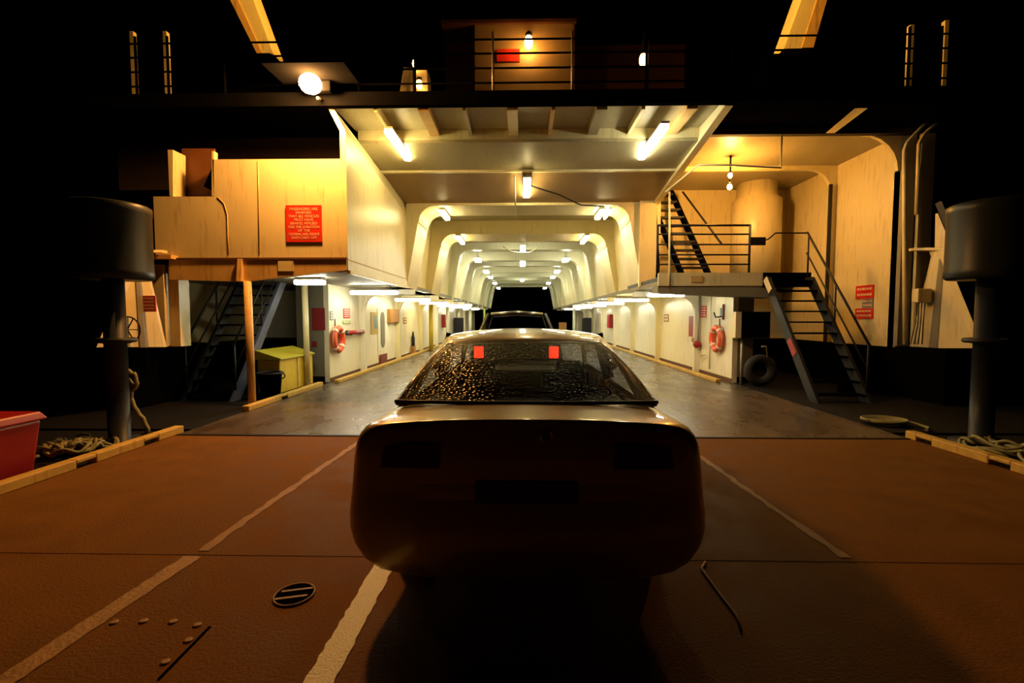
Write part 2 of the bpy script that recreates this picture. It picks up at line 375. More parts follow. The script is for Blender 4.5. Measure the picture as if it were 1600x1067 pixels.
# open notch at the upper left of the casing: cream jamb, brown inner plate, black gusset
nd = 8.25
struct(MB().prism([at(262, 234, F), at(270, 234, F), at(270, 306, F), at(265, 306, F)], (0, .3, 0)), 'trim_%d' % k, 'cream'); k += 1
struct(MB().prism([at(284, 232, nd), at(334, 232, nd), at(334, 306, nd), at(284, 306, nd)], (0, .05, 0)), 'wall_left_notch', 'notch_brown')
struct(MB().prism([at(334, 255, F + .1), at(318, 291, F + .1), at(334, 300, F + .1)], (0, .04, 0)), 'trim_%d' % k, 'black'); k += 1
struct(MB().prism([at(331, 236, F), at(334, 236, F), at(334, 306, F), at(331, 306, F)], (0, .10, 0)), 'trim_%d' % k, 'cream'); k += 1

# outer side walls: cream above, black bulwark below, ribs with haunches
BW = .95
for s, nm in ((-1, 'left'), (1, 'right')):
    top = 5.15 if s > 0 else UND + .1
    struct(MB().box(min(s * 7.5, s * 7.6), max(s * 7.5, s * 7.6), 9.5, 13.5, BW, top), 'wall_%s_outer' % nm, 'cream')
    struct(MB().box(min(s * 7.42, s * 9.0), max(s * 7.42, s * 9.0), 9.30, 13.5, 0, BW), 'wall_%s_bulwark' % nm, 'black')
    struct(MB().box(min(s * 6.6, s * 7.42), max(s * 6.6, s * 7.42), 9.6, 9.7, 0, BW), 'wall_%s_bulwark' % nm, 'black')
    struct(MB().box(min(s * 5.4, s * 7.5), max(s * 5.4, s * 7.5), 13.4, 13.5, 0, BW), 'wall_%s_back_low' % nm, 'black')
struct(MB().box(-7.5, -5.3, 13.4, 13.5, BW, UND), 'wall_left_back', 'white_wall')
struct(MB().box(5.4, 7.5, 13.4, 13.5, BW, 2.3), 'wall_right_back', 'white_wall')
# right upper room
struct(MB().box(3.5, 7.5, 13.4, 13.5, 2.36, 5.15), 'wall_right_back_upper', 'cream')
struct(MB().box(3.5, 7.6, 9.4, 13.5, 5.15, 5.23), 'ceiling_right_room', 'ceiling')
struct(MB().box(3.5, 8.2, 9.30, 9.42, 5.12, 5.24), 'trim_%d' % k, 'dark_brown'); k += 1
P = [(7.5, BW), (7.36, BW), (7.36, 4.55)] + arc(6.86, 4.55, .5, 0, 90) + [(3.5, 5.05), (3.5, 5.15), (7.5, 5.15)]
struct(MB().prism([(x, 11.3, zz) for x, zz in P], (0, .10, 0)), 'trim_%d' % k, 'cream_frame'); k += 1
P = [(7.52, BW), (7.5, BW), (7.5, 4.45)] + arc(6.75, 4.45, .7, 0, 90)[0:] + [(6.7, 5.15), (7.52, 5.15)]
struct(MB().prism([(x, 9.45, zz) for x, zz in P], (0, .08, 0)), 'trim_%d' % k, 'cream_frame'); k += 1
struct(MB().box(7.30, 7.36, 11.24, 11.30, BW, 4.7), 'trim_%d' % k, 'dark_steel'); k += 1
# dark recess under the upper deck, front beam
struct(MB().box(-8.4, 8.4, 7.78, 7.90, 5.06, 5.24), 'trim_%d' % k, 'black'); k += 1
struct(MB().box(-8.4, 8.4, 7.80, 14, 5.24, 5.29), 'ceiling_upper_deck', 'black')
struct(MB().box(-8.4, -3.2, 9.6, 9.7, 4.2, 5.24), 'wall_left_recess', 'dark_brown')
struct(MB().hexa([at(1290, 208, 9.2), at(1304, 208, 9.2), at(1304, 208, 9.28), at(1290, 208, 9.28), at(1336, 169, 8.0), at(1356, 169, 8.0), at(1356, 169, 8.1), at(1336, 169, 8.1)]), 'trim_%d' % k, 'cream_frame'); k += 1
# outer pillars (front faces), mirrored
for s in (-1, 1):
    def bx(x0, x1, y0, y1, z0, z1, m):
        global k
        if s < 0: x0, x1 = x0 - .45, x1 - .45
        if s < 0: x0, x1, y0, y1, z0, z1 = x0 * .85, x1 * .85, y0 - 1.38, y1 - 1.38, CAM_Z + (z0 - CAM_Z) * .85, CAM_Z + (z1 - CAM_Z) * .85 + .1
        struct(MB().box(min(s * x0, s * x1), max(s * x0, s * x1), y0, y1, z0, z1), 'trim_%d' % k, m); k += 1
    tp = 5.1 if s > 0 else 2.5
    bx(7.5, 7.72, 9.35, 9.6, BW, tp, 'soffit' if s > 0 else 'cream')  # right face takes a darker colour to paint its shaded front
    bx(7.72, 7.98, 9.25, 9.31, BW, tp, 'cream')
    bx(7.92, 7.98, 9.31, 9.9, BW, tp, 'cream')
# buttresses
def buttress(s, lab):
    q = 1 if s > 0 else .85; Y = 9.15 * q
    def V(x, y, zz):            # the plate splays towards the ramp at its outer edge
        t = q * (1 - .10 * (x - 7.6) / 1.26); x -= 0 if s > 0 else .4
        return (s * x * t, 9.15 * t + y, CAM_Z + (zz - CAM_Z) * t)
    b = empty('buttress', V(8.2, 0, BW), 'triangular cream steel buttress on the %s outer side of the bow' % lab, 'buttress')
    MB().prism([V(8.02, 0, 2.85), V(8.86, 0, BW), V(7.62, 0, BW), V(7.98, 0, 2.85)], (0, .05, 0)).build('web_plate', 'cream', b)
    MB().hexa([V(8.84, -.08, BW), V(8.92, -.08, BW), V(8.92, .14, BW), V(8.84, .14, BW), V(7.99, -.08, 2.85), V(8.07, -.08, 2.85), V(8.07, .14, 2.85), V(7.99, .14, 2.85)]).build('flange', 'cream_frame', b)
    MB().hexa([V(7.90, -.10, BW), V(8.02, -.10, BW), V(8.02, 0, BW), V(7.90, 0, BW), V(8.06, -.04, 2.7), V(8.12, -.04, 2.7), V(8.12, 0, 2.7), V(8.06, 0, 2.7)]).build('stiffener', 'soffit', b)
    MB().hexa([V(7.5, -.1, 2.83), V(8.1, -.1, 2.83), V(8.1, .02, 2.83), V(7.5, .02, 2.83), V(7.5, -.1, 2.88), V(8.1, -.1, 2.88), V(8.1, .02, 2.88), V(7.5, .02, 2.88)]).build('shelf_plate', 'cream_frame', b)
    MB().prism([V(8.02, 0, 2.9), V(8.30, 0, 2.9), V(8.0, 0, 3.55)], (0, .05, 0)).build('upper_gusset', 'cream', b)
    MB().bar(V(8.0, -.02, 3.75), V(8.36, -.02, 2.95), .06, .10).build('brace', 'dark_steel', b)
    if s < 0: struct(MB().box(-8.2, -6.5, Y - .25, 9.3, 0, CAM_Z + (BW - CAM_Z) * q), 'wall_left_bulwark', 'black')
    else: struct(MB().box(7.42, 9.0, 8.2, 9.3, 0, BW + .03), 'wall_right_bulwark', 'black')
buttress(1, 'right'); buttress(-1, 'left')
# tall pipes at the right front
for i, pp in enumerate(([(1414, 538), (1413, 400), (1413, 235), (1418, 222), (1428, 212), (1460, 178), (1478, 166)], [(1432, 335), (1436, 225), (1444, 210), (1480, 178), (1500, 166)])):
    MB().tube([at(x, y, 9.15) for x, y in pp], .035, 8).build('drain_pipe', 'cream_frame', label=('tall cream pipe bent at the top on the right pillar face', 'shorter cream pipe outside the right pillar, bent outward')[i], cat='pipe')
# junction box on the right buttress
j = empty('junction_box', at(1437, 474, 9.08), 'small cream junction box on the right buttress with cables below', 'electrical box')
c = at(1437, 462, 8.95)
MB().box(c.x - .13, c.x + .13, c.y - .12, c.y + .03, c.z - .13, c.z + .13).build('housing', 'cream', j, bevel=.015)
for dx in (-.09, -.03, .03, .09):
    MB().tube([(c.x + dx, c.y - .02, c.z - .12), (c.x + dx * .8, c.y - .02, c.z - .5), (c.x + dx * 1.2 - .04, c.y - .02, c.z - .92)], .012, 6).build('cable', 'soffit', j)

# platform on the right: rim with rail, posts, stairs
p0 = at(1018, 427, 10.4); p1 = at(1190, 427, 10.4)
struct(MB().box(3.05, 5.35, 10.40, 10.46, 2.25, 2.54), 'trim_%d' % k, 'cream'); k += 1
struct(MB().box(3.05, 5.5, 10.46, 13.4, 2.37, 2.44).box(5.5, 7.5, 12.9, 13.4, 2.37, 2.44).box(5.5, 6.4, 10.46, 10.8, 2.37, 2.44), 'floor_right_platform', 'dark_steel')
struct(MB().box(5.35, 6.4, 10.38, 10.46, 2.22, 2.54), 'trim_%d' % k, 'black'); k += 1
struct(MB().hexa([(3.05, 10.42, 2.1), (5.6, 10.42, 1.98), (5.6, 10.9, 1.98), (3.05, 10.9, 2.1), (3.05, 10.42, 2.25), (5.6, 10.42, 2.25), (5.6, 10.9, 2.25), (3.05, 10.9, 2.25)]), 'trim_%d' % k, 'soffit'); k += 1
struct(MB().box(at(1080, 435, 10.39).x, at(1099, 435, 10.39).x, 10.385, 10.40, 2.33, 2.47), 'trim_%d' % k, 'rusty'); k += 1
rl = empty('guard_rail', (4.1, 10.43, 2.54), 'five-bar dark steel railing along the edge of the right platform', 'railing')
xa, xb = at(1028, 352, 10.43).x, at(1172, 352, 10.43).x
for i, py in enumerate((352, 366, 382, 398, 413)):
    MB().tube([at(1028, py, 10.43), at(1172, py, 10.43)], .018 if i else .025, 8).build('rail', 'dark_steel', rl)
for x in (xa, xb): MB().tube([(x, 10.43, 2.54), (x, 10.43, at(1172, 351, 10.43).z)], .026, 8).build('post', 'dark_steel', rl)
# gate chain with plate
g = empty('chain_gate', (5.5, 10.43, 2.54), 'sagging chain with a small grey plate at the stair head', 'chain')
cp = [at(1172, 372, 10.43), at(1184, 378, 10.43), at(1200, 374, 10.43), at(1212, 364, 10.43), (6.26, 10.38, 3.40)]
MB().tube(cp, .018, 6).build('chain', 'dark_steel', g)
q = at(1184, 377, 10.40); MB().box(q.x - .17, q.x + .17, 10.38, 10.41, q.z - .09, q.z + .09).build('plate', 'dark_steel', g, bevel=.01)

def deck_stairs(s, label, top_z=2.42, pole_m='blue_grey'):
    st = empty('deck_stairs', (s * 5.8, 8.3, 0), label, 'stairs')
    ytop, ybot, n = 10.38, 8.3, 11
    xi, xo = s * 5.35, s * 6.28
    for j, x in enumerate((xi, xo)):
        o = MB().hexa([(x - .03, ybot, 0), (x + .03, ybot, 0), (x + .03, ybot + .26, 0), (x - .03, ybot + .26, 0),
                   (x - .03, ytop - .26, top_z), (x + .03, ytop - .26, top_z), (x + .03, ytop, top_z), (x - .03, ytop, top_z)]).build('stringer', pole_m if j == 0 else 'dark_steel', st)
    for i in range(n):
        t = (i + .6) / n; y = ybot + .13 + (ytop - ybot - .26) * t
        MB().box(min(xi, xo) + .03, max(xi, xo) - .03, y - .11, y + .11, top_z * t - .015, top_z * t + .015).build('tread', 'black', st)
    for x, hh in ((xo, 1.0), (xi, 1.0)):
        if s > 0 and x == xi: continue
        a = Vector((x, ybot + .1, hh)); b_ = Vector((x, ytop, top_z + 1.0)); d = Vector((0, 0, .45))
        MB().tube([a + (b_ - a) * .0, b_], .022, 8).build('hand_rail', 'dark_steel', st)
        MB().tube([a - d, b_ - d], .016, 8).build('hand_rail', 'dark_steel', st)
        for t in (.03, .5, .97):
            p = a + (b_ - a) * t; MB().tube([(x, p.y, top_z * t + .02), p], .018, 8).build('rail_post', 'dark_steel', st)
    return st
sr = deck_stairs(1, 'steep steel stairs rising from the right side of the deck to the platform', pole_m='dark_steel')
sl = deck_stairs(-1, 'steep steel stairs behind the posts under the left casing', 2.32)
# red and white painted patches on the right stringer
for pa, m, nm in ((.40, 'red', 'red_patch'), (.93, 'new_line', 'white_patch')):
    y = 8.3 + .13 + (10.38 - 8.56) * pa; zz = 2.42 * pa
    MB().bar((5.315, y - .11, zz - .14), (5.315, y + .11, zz + .14), .012, .15).build(nm, m, sr)

# inner stairs up inside the right room
it = empty('inner_stairs', (4.2, 11.2, 2.44), 'dark steep stairs going up inside the lit right room', 'stairs')
a0, a1 = at(1112, 420, 11.6), at(1078, 308, 11.6); w0 = at(1068, 424, 11.6)
for dx in (0, -.66):
    MB().hexa([(a0.x + dx - .03, 11.5, 2.44), (a0.x + dx + .05, 11.5, 2.44), (a0.x + dx + .05, 11.75, 2.44), (a0.x + dx - .03, 11.75, 2.44),
               (a1.x + dx - .03, 13.0, 5.05), (a1.x + dx + .05, 13.0, 5.05), (a1.x + dx + .05, 13.25, 5.05), (a1.x + dx - .03, 13.25, 5.05)]).build('stringer', 'black', it)
for i in range(11):
    t = (i + .5) / 11; x = a0.x + (a1.x - a0.x) * t; y = 11.6 + 1.5 * t; zz = 2.44 + 2.6 * t
    MB().box(x - .64, x, y - .12, y + .12, zz - .02, zz + .02).build('tread', 'dark_steel', it)
MB().tube([(a0.x + .18, 11.5, 3.35), (a1.x + .3, 13.0, 5.0)], .025, 8).build('hand_rail', 'dark_steel', it)
# round vent trunk
c0 = at(1180, 330, 12.9)
t = MB().lathe((c0.x, 12.85, 2.44), [(.62, 0), (.62, 2.25), (.50, 2.35), (.50, 2.71)], 40).build('vent_trunk', 'cream', label='wide round cream trunk at the back of the right room', cat='vent trunk')
# thin stanchion before the right room
MB().tube([at(1046, 300, 10.375), at(1046, 424, 10.375), at(1046, 446, 10.375)], .022, 8).build('drain_pipe', 'cream_frame', label='thin cream pipe standing at the corner of the right platform', cat='pipe')
MB().tube([at(1040, 300, 10.3), at(1086, 262, 9.5), at(1092, 258, 9.3), at(1140, 258, 9.36), at(1220, 262, 9.36), (at(1220, 262, 9.36).x, 9.36, 5.13)], .02, 8).build('conduit', 'cream_frame', label='thin conduit under the beam before the right room', cat='pipe')

# posts on the left
for (px, py, Yp, m, r, lab) in ((388, 637, 7.72, 'rusty', .062, 'orange lit round steel post at the front of the left stairs'), (477, 606, 9.75, 'cream', .062, 'pale round steel post in front of the yellow deck bin')):
    q = atz(px, py)
    pr = empty('support_post', (q.x, q.y + .12, 0), lab, 'post')
    MB().tube([(q.x, q.y + .12, .0), (q.x - .02, q.y + .12, (2.17 if Yp < 8 else 2.33))], r, 16).build('shaft', m, pr)
    MB().box(q.x - .1, q.x + .1, q.y + .02, q.y + .22, 0, .018).build('foot_plate', m, pr)

# ================================================================ LIGHT FITTINGS
def tube_light(c, axis, L, m, label, group=None, drop=.0, name='tube_light', wdt=.14, up=True, ceil=None):
    t_ = empty(name, c, label, 'light', group)
    x, y, zz = c
    hx, hy = (wdt / 2, L / 2) if axis == 'y' else (L / 2, wdt / 2)
    MB().box(x - hx * 1.08 if axis == 'y' else x - hx, x + hx * 1.08 if axis == 'y' else x + hx, y - hy if axis == 'y' else y - hy * 1.08, y + hy if axis == 'y' else y + hy * 1.08, zz + .035, zz + .075).build('housing', 'galv', t_)
    MB().box(x - hx, x + hx, y - hy, y + hy, zz - .05, zz + .034).build('diffuser', m, t_, bevel=.02)
    if ceil and ceil > zz + .09:
        for q in (-.7, .7):
            a = Vector((x + (q * hx if axis == 'x' else 0), y + (q * hy if axis == 'y' else 0), zz + .07))
            MB().tube([a, (a.x, a.y, ceil)], .012, 6).build('hanger', 'galv', t_)
    return t_
def ctr(a, b, y): return ((a + b) / 2)
# central tunnel
tube_light((-2.36, 9.0, 4.84), 'y', 1.45, 'tube_warm', 'leftmost of the two big tube lights on the front ceiling', ceil=4.97)
tube_light((2.46, 8.95, 4.84), 'y', 1.6, 'tube_cool', 'rightmost of the two big tube lights on the front ceiling', ceil=4.97)
tube_light((.12, 10.9, 4.55), 'y', 1.4, 'tube_warm', 'nearest tube light on the ceiling centre line, before the first arch', ceil=4.7, wdt=.16)
tube_light((-2.1, 12.7, 4.33), 'y', .95, 'tube_warm', 'left tube light just inside the first arch', ceil=4.42)
tube_light((2.12, 12.7, 4.33), 'y', .95, 'tube_warm', 'right tube light just inside the first arch', ceil=4.42)
tube_light((2.32, 12.7, 4.33), 'y', .9, 'tube_warm', 'second slimmer tube light beside the right one inside the first arch', ceil=4.42, wdt=.05)
tube_light((-2.1, 15.95, 4.19), 'y', 1.3, 'tube_warm', 'left tube light inside the second tall arch', ceil=4.28)
tube_light((2.15, 15.95, 4.19), 'y', 1.3, 'tube_warm', 'right tube light inside the second tall arch', ceil=4.28)
for i, y in enumerate((18.6, 24.0, 34.5)):
    tube_light((.05, y, 4.28 if y < 30 else 4.3), 'y', 1.3, 'tube_cool', ('second centre-line tube light, with a sagging cable', 'third centre-line tube light from the bow', 'farthest centre-line tube light')[i], ceil=4.72, wdt=.26 if i else .2)
far = ('fifth', 'fourth', 'third', 'second', 'farthest')
for i, y in enumerate((21.6, 27.2, 31.0, 36.5, 42.6)):
    for s in (-1, 1):
        if i in (4,) and False: continue
        tube_light((s * (2.05 + .02 * i), y, 4.2), 'y', 1.0, 'tube_cool', '%s bright lamp deep in the tunnel on the %s, %s' % ('small', 'left' if s < 0 else 'right', ('nearest of its side row', 'second along its row', 'third along its row', 'fourth along its row', 'last before the dark opening')[i]), ceil=4.72, wdt=.28)
# side lanes
NAMES = ('nearest', 'second', 'third', 'fourth', 'fifth', 'sixth')
for i, y in enumerate((11.3, 15.3, 19.0, 23.0, 27.5, 33)):
    tube_light((-3.62, y, 2.13 if i else 2.16), 'x', 1.15, 'tube_side' if i != 2 else 'tube_warm', 'transverse tube light under the left casing, %s of its row' % NAMES[i], wdt=.17, ceil=UND)
    tube_light((3.62 if i else 3.5, y if i else 11.3, 2.12 if i else 2.10), 'x', 1.1 if i else .85, 'tube_side' if i != 1 else 'tube_warm', 'transverse tube light under the right casing, %s of its row' % NAMES[i], wdt=.17, ceil=2.26)
q = at(487, 441, 9.0)
tube_light((-4.15, 9.0, 2.24), 'x', .55, 'tube_side', 'short tube light over the yellow deck bin', wdt=.2, ceil=UND, name='tube_light')
# orange lamps
def bulb_lamp(c, r, m, label, post=None, back=True, elong=1.25):
    t_ = empty('deck_lamp', c, label, 'lamp')
    MB().ball(c, r, elong).build('bulb', m, t_)
    MB().lathe((c[0], c[1], c[2] + r * elong * .8), [(r * .7, 0), (r * .9, r * .5), (r * .5, r * 1.1)], 16).build('cap', 'dark_steel', t_)
    if post: MB().tube([(c[0], c[1], c[2] + r * elong * .8 + r), Vector(post)], .02, 6).build('bracket', 'dark_steel', t_)
    return t_
c = at(485, 131, 7.35)
fl = empty('floodlight', c, 'glaring orange floodlight above the left casing at the deck edge', 'lamp')
MB().ball(c, .17, .85).build('lens', 'flood', fl)
MB().box(c.x - .24, c.x + .24, c.y + .18, c.y + .3, c.z - .02, c.z + .15).build('housing', 'black', fl, bevel=.02)
MB().tube([(c.x, c.y + .25, c.z - .1), (c.x, 7.79, 5.15)], .025, 8).build('bracket', 'dark_steel', fl)
MB().hexa([(c.x - .6, c.y - .32, c.z + .15), (c.x + .65, c.y - .32, c.z + .15), (c.x + .65, c.y + .34, c.z + .17), (c.x - .6, c.y + .34, c.z + .17), (c.x - .6, c.y - .32, c.z + .17), (c.x + .65, c.y - .32, c.z + .17), (c.x + .65, c.y + .34, c.z + .2), (c.x - .6, c.y + .34, c.z + .2)]).build('light_baffle', 'black', fl)  # wide plate added to block the floodlight from the upper cabin wall
bulb_lamp(at(1141, 274, 10.6), .045, 'bulb_hot', 'twin orange bulbs under the ceiling of the right room, upper one', post=(at(1141, 274, 10.6).x, 10.6, 5.15))
bulb_lamp(at(1140, 292, 10.6), .05, 'bulb_hot', 'twin orange bulbs under the ceiling of the right room, lower one', post=(at(1140, 292, 10.6).x + .001, 10.6, at(1141, 274, 10.6).z - .04))

# ================================================================ UPPER DECK
UW = 11.6
zt = at(820, 38, UW).z
struct(MB().box(at(742, 90, UW).x, at(896, 90, UW).x, UW, UW + .1, 5.29, zt), 'wall_upper_cabin', 'cabin_paint')
struct(MB().box(at(896, 90, UW).x, at(1090, 90, UW).x, UW + .9, UW + 1, 5.29, zt).box(at(896, 90, UW).x, at(898, 90, UW).x, UW, UW + .9, 5.29, zt).box(at(690, 90, UW).x, at(742, 90, UW).x, UW + .5, UW + .6, 5.29, zt), 'wall_upper_recess', 'notch_brown')  # darker colour paints these wall sections dimmer, away from the cabin lamp
struct(MB().box(at(690, 90, UW).x, at(900, 90, UW).x, UW - .08, UW + 1, zt, zt + .08), 'ceiling_upper_cabin', 'notch_brown')
cc = at(826, 66, UW - .3); bulb_lamp(cc, .10, 'bulb', 'orange lamp on the upper cabin wall above the tunnel', post=(cc.x, UW, cc.z + .25), elong=1.6)
cc = at(1005, 94, 9.0); bulb_lamp(cc, .075, 'bulb_small', 'small orange lamp at the upper deck rail, right of centre', post=(cc.x, 9.0, cc.z + .5), elong=1.7); MB().tube([(cc.x + .1, 9.05, 5.29), (cc.x + .1, 9.05, cc.z + .5), (cc.x, 9.0, cc.z + .5)], .025, 8).build('lamp_post', 'dark_steel', bpy.data.objects['deck_lamp.003'])
# red notice on the upper wall
s0, s1 = at(776, 77, UW - .02), at(812, 96, UW - .02)
MB().box(s0.x, s1.x, UW - .03, UW - .003, s1.z, s0.z).build('notice_sign', 'sign_red', label='dark red notice on the upper cabin wall beside its lamp', cat='sign')
# rails of the upper deck, black for shade, two posts pale for light
ur = empty('upper_railing', (0, 8.0, 5.29), 'dark railing across the front edge of the upper deck', 'railing')
zr = [at(820, y, 8.0).z for y in (61, 83, 106, 129)]
for zz in zr: MB().tube([(-7.6, 8.0, zz), (7.6, 8.0, zz)], .016, 6).build('rail', 'black', ur)
for px in (212, 262, 350, 560, 648, 770, 894, 1010, 1145, 1280, 1420, 1470):
    x = at(px, 90, 8.0).x; MB().tube([(x, 8.0, 5.29), (x, 8.0, zr[0] + .12)], .022, 6).build('post', 'galv' if px in (770, 894) else 'black', ur)
# lit locker with bulb
Yk = 9.0
lk = empty('deck_locker', at(648, 147, Yk), 'small tapered cream locker glowing under its lamp on the upper deck', 'locker')
MB().prism([at(624, 146, Yk), at(669, 146, Yk), at(667, 108, Yk), at(631, 105, Yk)], (0, .35, 0)).build('body', 'cream', lk)
MB().prism([at(623, 150, Yk), at(670, 150, Yk), (at(670, 150, Yk).x, Yk, 5.29), (at(623, 150, Yk).x, Yk, 5.29)], (0, .35, 0)).build('pedestal', 'black', lk)
MB().bar(at(646, 150, Yk - .08), at(646, 92, Yk - .08), .03, .03).build('post', 'dark_steel', lk)
cc = at(655, 132, Yk - .16); bulb_lamp(cc, .06, 'bulb_small', 'orange bulb low in front of the tapered locker', elong=1.5, post=(cc.x, Yk + .01, cc.z + .2))
cc = at(647, 99, Yk - .1); bulb_lamp(cc, .03, 'bulb', 'tiny orange bulb above the tapered locker', elong=2.2, post=(at(646, 92, Yk - .08).x, Yk - .08, at(646, 92, Yk - .08).z))
# slanting pylons
for s, lab, P in ((-1, 'left', [(345, -30), (385, -30), (427, 85), (402, 84)]), (1, 'right', [(1263, -30), (1300, -30), (1270, 75), (1225, 76)])):
    py_ = empty('slanting_pylon', at(P[3][0], 84, 9.8), 'slanting orange lit steel pylon rising on the %s of the upper deck' % lab, 'pylon')
    w_ = [at(x, y, 9.8) for x, y in P]
    MB().prism(w_, (0, .5, 0)).build('column', 'cream', py_)
    MB().prism([w_[3], w_[2], (w_[2].x, 9.8, 5.295), (w_[3].x, 9.8, 5.295)], (0, .5, 0)).build('foot', 'black', py_)
    inner = 1 if s < 0 else 0
    MB().prism([w_[0], w_[0] + (w_[1] - w_[0]) * .35, w_[3] + (w_[2] - w_[3]) * .35, w_[3]] if s < 0 else [w_[0] + (w_[1] - w_[0]) * .6, w_[1], w_[2], w_[3] + (w_[2] - w_[3]) * .6], (0, -.02, 0)).build('shade_strip', 'rusty', py_)  # thin strip whose darker colour paints shade on the column's outer face
    sp = bpy.data.lights.new('pylon_fill', 'SPOT'); sp.energy = 900; sp.color = SODIUM; sp.spot_size = radians(44); sp.spot_blend = .4; sp.shadow_soft_size = .08  # unseen spot added to light the pylon, without a fitting
    so = bpy.data.objects.new('pylon_fill', sp); COL.objects.link(so); so.location = (s * 3.0, 8.7, 8.9)
    so.rotation_euler = (w_[2] * .3 + w_[0] * .7 + Vector((0, 0, -.2)) - so.location).to_track_quat('-Z', 'Y').to_euler()
# black bulky lockers beneath the pylons
for s, x0, x1, lab in ((-1, 372, 432, 'left'), (1, 1190, 1300, 'right')):
    a, b_ = at(x0, 150, 9.2), at(x1, 90, 9.2)
    MB().box(a.x, b_.x, 9.0, 9.6, 5.295, b_.z).build('life_raft_box', 'black', bevel=.05, label='black bulky box at the foot of the %s pylon' % lab, cat='box')
# lit masts at both ends
for i, (px, y0, y1) in enumerate(((210, 50, 122), (261, 50, 106), (1421, 40, 98), (1474, 33, 114))):
    a, b_ = at(px, y1, 9.0), at(px, y0, 9.0)
    MB().box(a.x - .035, a.x + .035, 8.97, 9.05, 5.29, b_.z).build('stanchion', 'cream', label='thin lit stanchion on the upper deck, %s' % ('outermost at far left', 'inner one at left', 'inner one at right', 'outermost at far right')[i], cat='stanchion')
for s in (-1, 1):
    sp = bpy.data.lights.new('stanchion_fill', 'SPOT'); sp.energy = 160; sp.color = SODIUM; sp.spot_size = radians(26); sp.spot_blend = .5; sp.shadow_soft_size = .08  # unseen spot added to brighten the stanchions, without a fitting
    so = bpy.data.objects.new('stanchion_fill', sp); COL.objects.link(so); so.location = (s * 3.6, 8.3, 7.6)
    so.rotation_euler = (Vector((s * 7.2, 9.0, 6.7)) - so.location).to_track_quat('-Z', 'Y').to_euler()

# ================================================================ WALL FITTINGS
def notice(c, wd, hh, face, m, label, lines=None, txt='sign_text', rows=0, cat='sign', name='notice_sign'):
    """flat plate; face 'y' looks to the camera, 'x+' looks to +x, 'x-' to -x"""
    c = Vector(c); o = empty(name, c, label, cat)
    rot = {'y': 0, 'x+': pi / 2, 'x-': -pi / 2}[face]
    n = {'y': Vector((0, -1, 0)), 'x+': Vector((1, 0, 0)), 'x-': Vector((-1, 0, 0))}[face]
    u = {'y': Vector((1, 0, 0)), 'x+': Vector((0, 1, 0)), 'x-': Vector((0, -1, 0))}[face]
    Z = Vector((0, 0, 1)); q = [c + u * a * wd / 2 + Z * b_ * hh / 2 for a, b_ in ((-1, -1), (1, -1), (1, 1), (-1, 1))]
    MB().prism(q, n * .015).build('plate', m, o)
    if lines: lettering(lines, c + n * .018, wd * .86, hh * .88, rot, txt, o)
    elif rows:
        mb = MB(); random.seed(int(abs(c.x * 100)) + rows)
        for i in range(rows):
            zc = (rows / 2 - i - .5) * hh * .85 / rows; x = -wd * .4
            while x < wd * .36:
                L = random.uniform(.05, .14) * wd; q = [c + n * .016 + u * a + Z * b_ for a, b_ in ((x, zc - hh * .13 / rows), (min(x + L, wd * .42), zc - hh * .13 / rows), (min(x + L, wd * .42), zc + hh * .22 / rows), (x, zc + hh * .22 / rows))]
                mb.prism(q, n * .003); x += L + .03 * wd
        mb.build('lettering', txt, o)
    return o
s0, s1 = at(447, 321, F), at(504, 378, F)
notice(((s0.x + s1.x) / 2, F - .004, (s0.z + s1.z) / 2), s1.x - s0.x, s0.z - s1.z, 'y', 'sign_red', 'big square red warning board with nine lines of text on the left casing',
       ['PASSENGERS ARE', 'WARNED', 'THAT ALL VEHICLES', 'MUST HAVE', 'BRAKES APPLIED', 'FOR THE DURATION', 'OF THE', 'CROSSING AND ENGINE', 'SWITCHED OFF'])
s0, s1 = at(219, 462, 7.52), at(245, 487, 7.52)
notice(((s0.x + s1.x) / 2, 7.52, (s0.z + s1.z) / 2), s1.x - s0.x, s0.z - s1.z, 'y', 'sign_red', 'small red notice on the left outer buttress', rows=4)
for py0, py1, px0, px1, m, lab, r in ((447, 466, 1338, 1365, 'sign_red', 'upper red notice of three on the right outer wall', 2), (467, 481, 1348, 1364, 'grey_label', 'small grey notice between two red ones on the right outer wall', 2), (482, 498, 1337, 1364, 'sign_red', 'lower red notice of three on the right outer wall', 2)):
    a, b_ = atx(px0, py0, 7.49), atx(px1, py1, 7.49)
    notice((7.495, (a.y + b_.y) / 2, (a.z + b_.z) / 2), abs(a.y - b_.y), a.z - b_.z - (a.y - b_.y) * 0, 'x-', m, lab, rows=r)
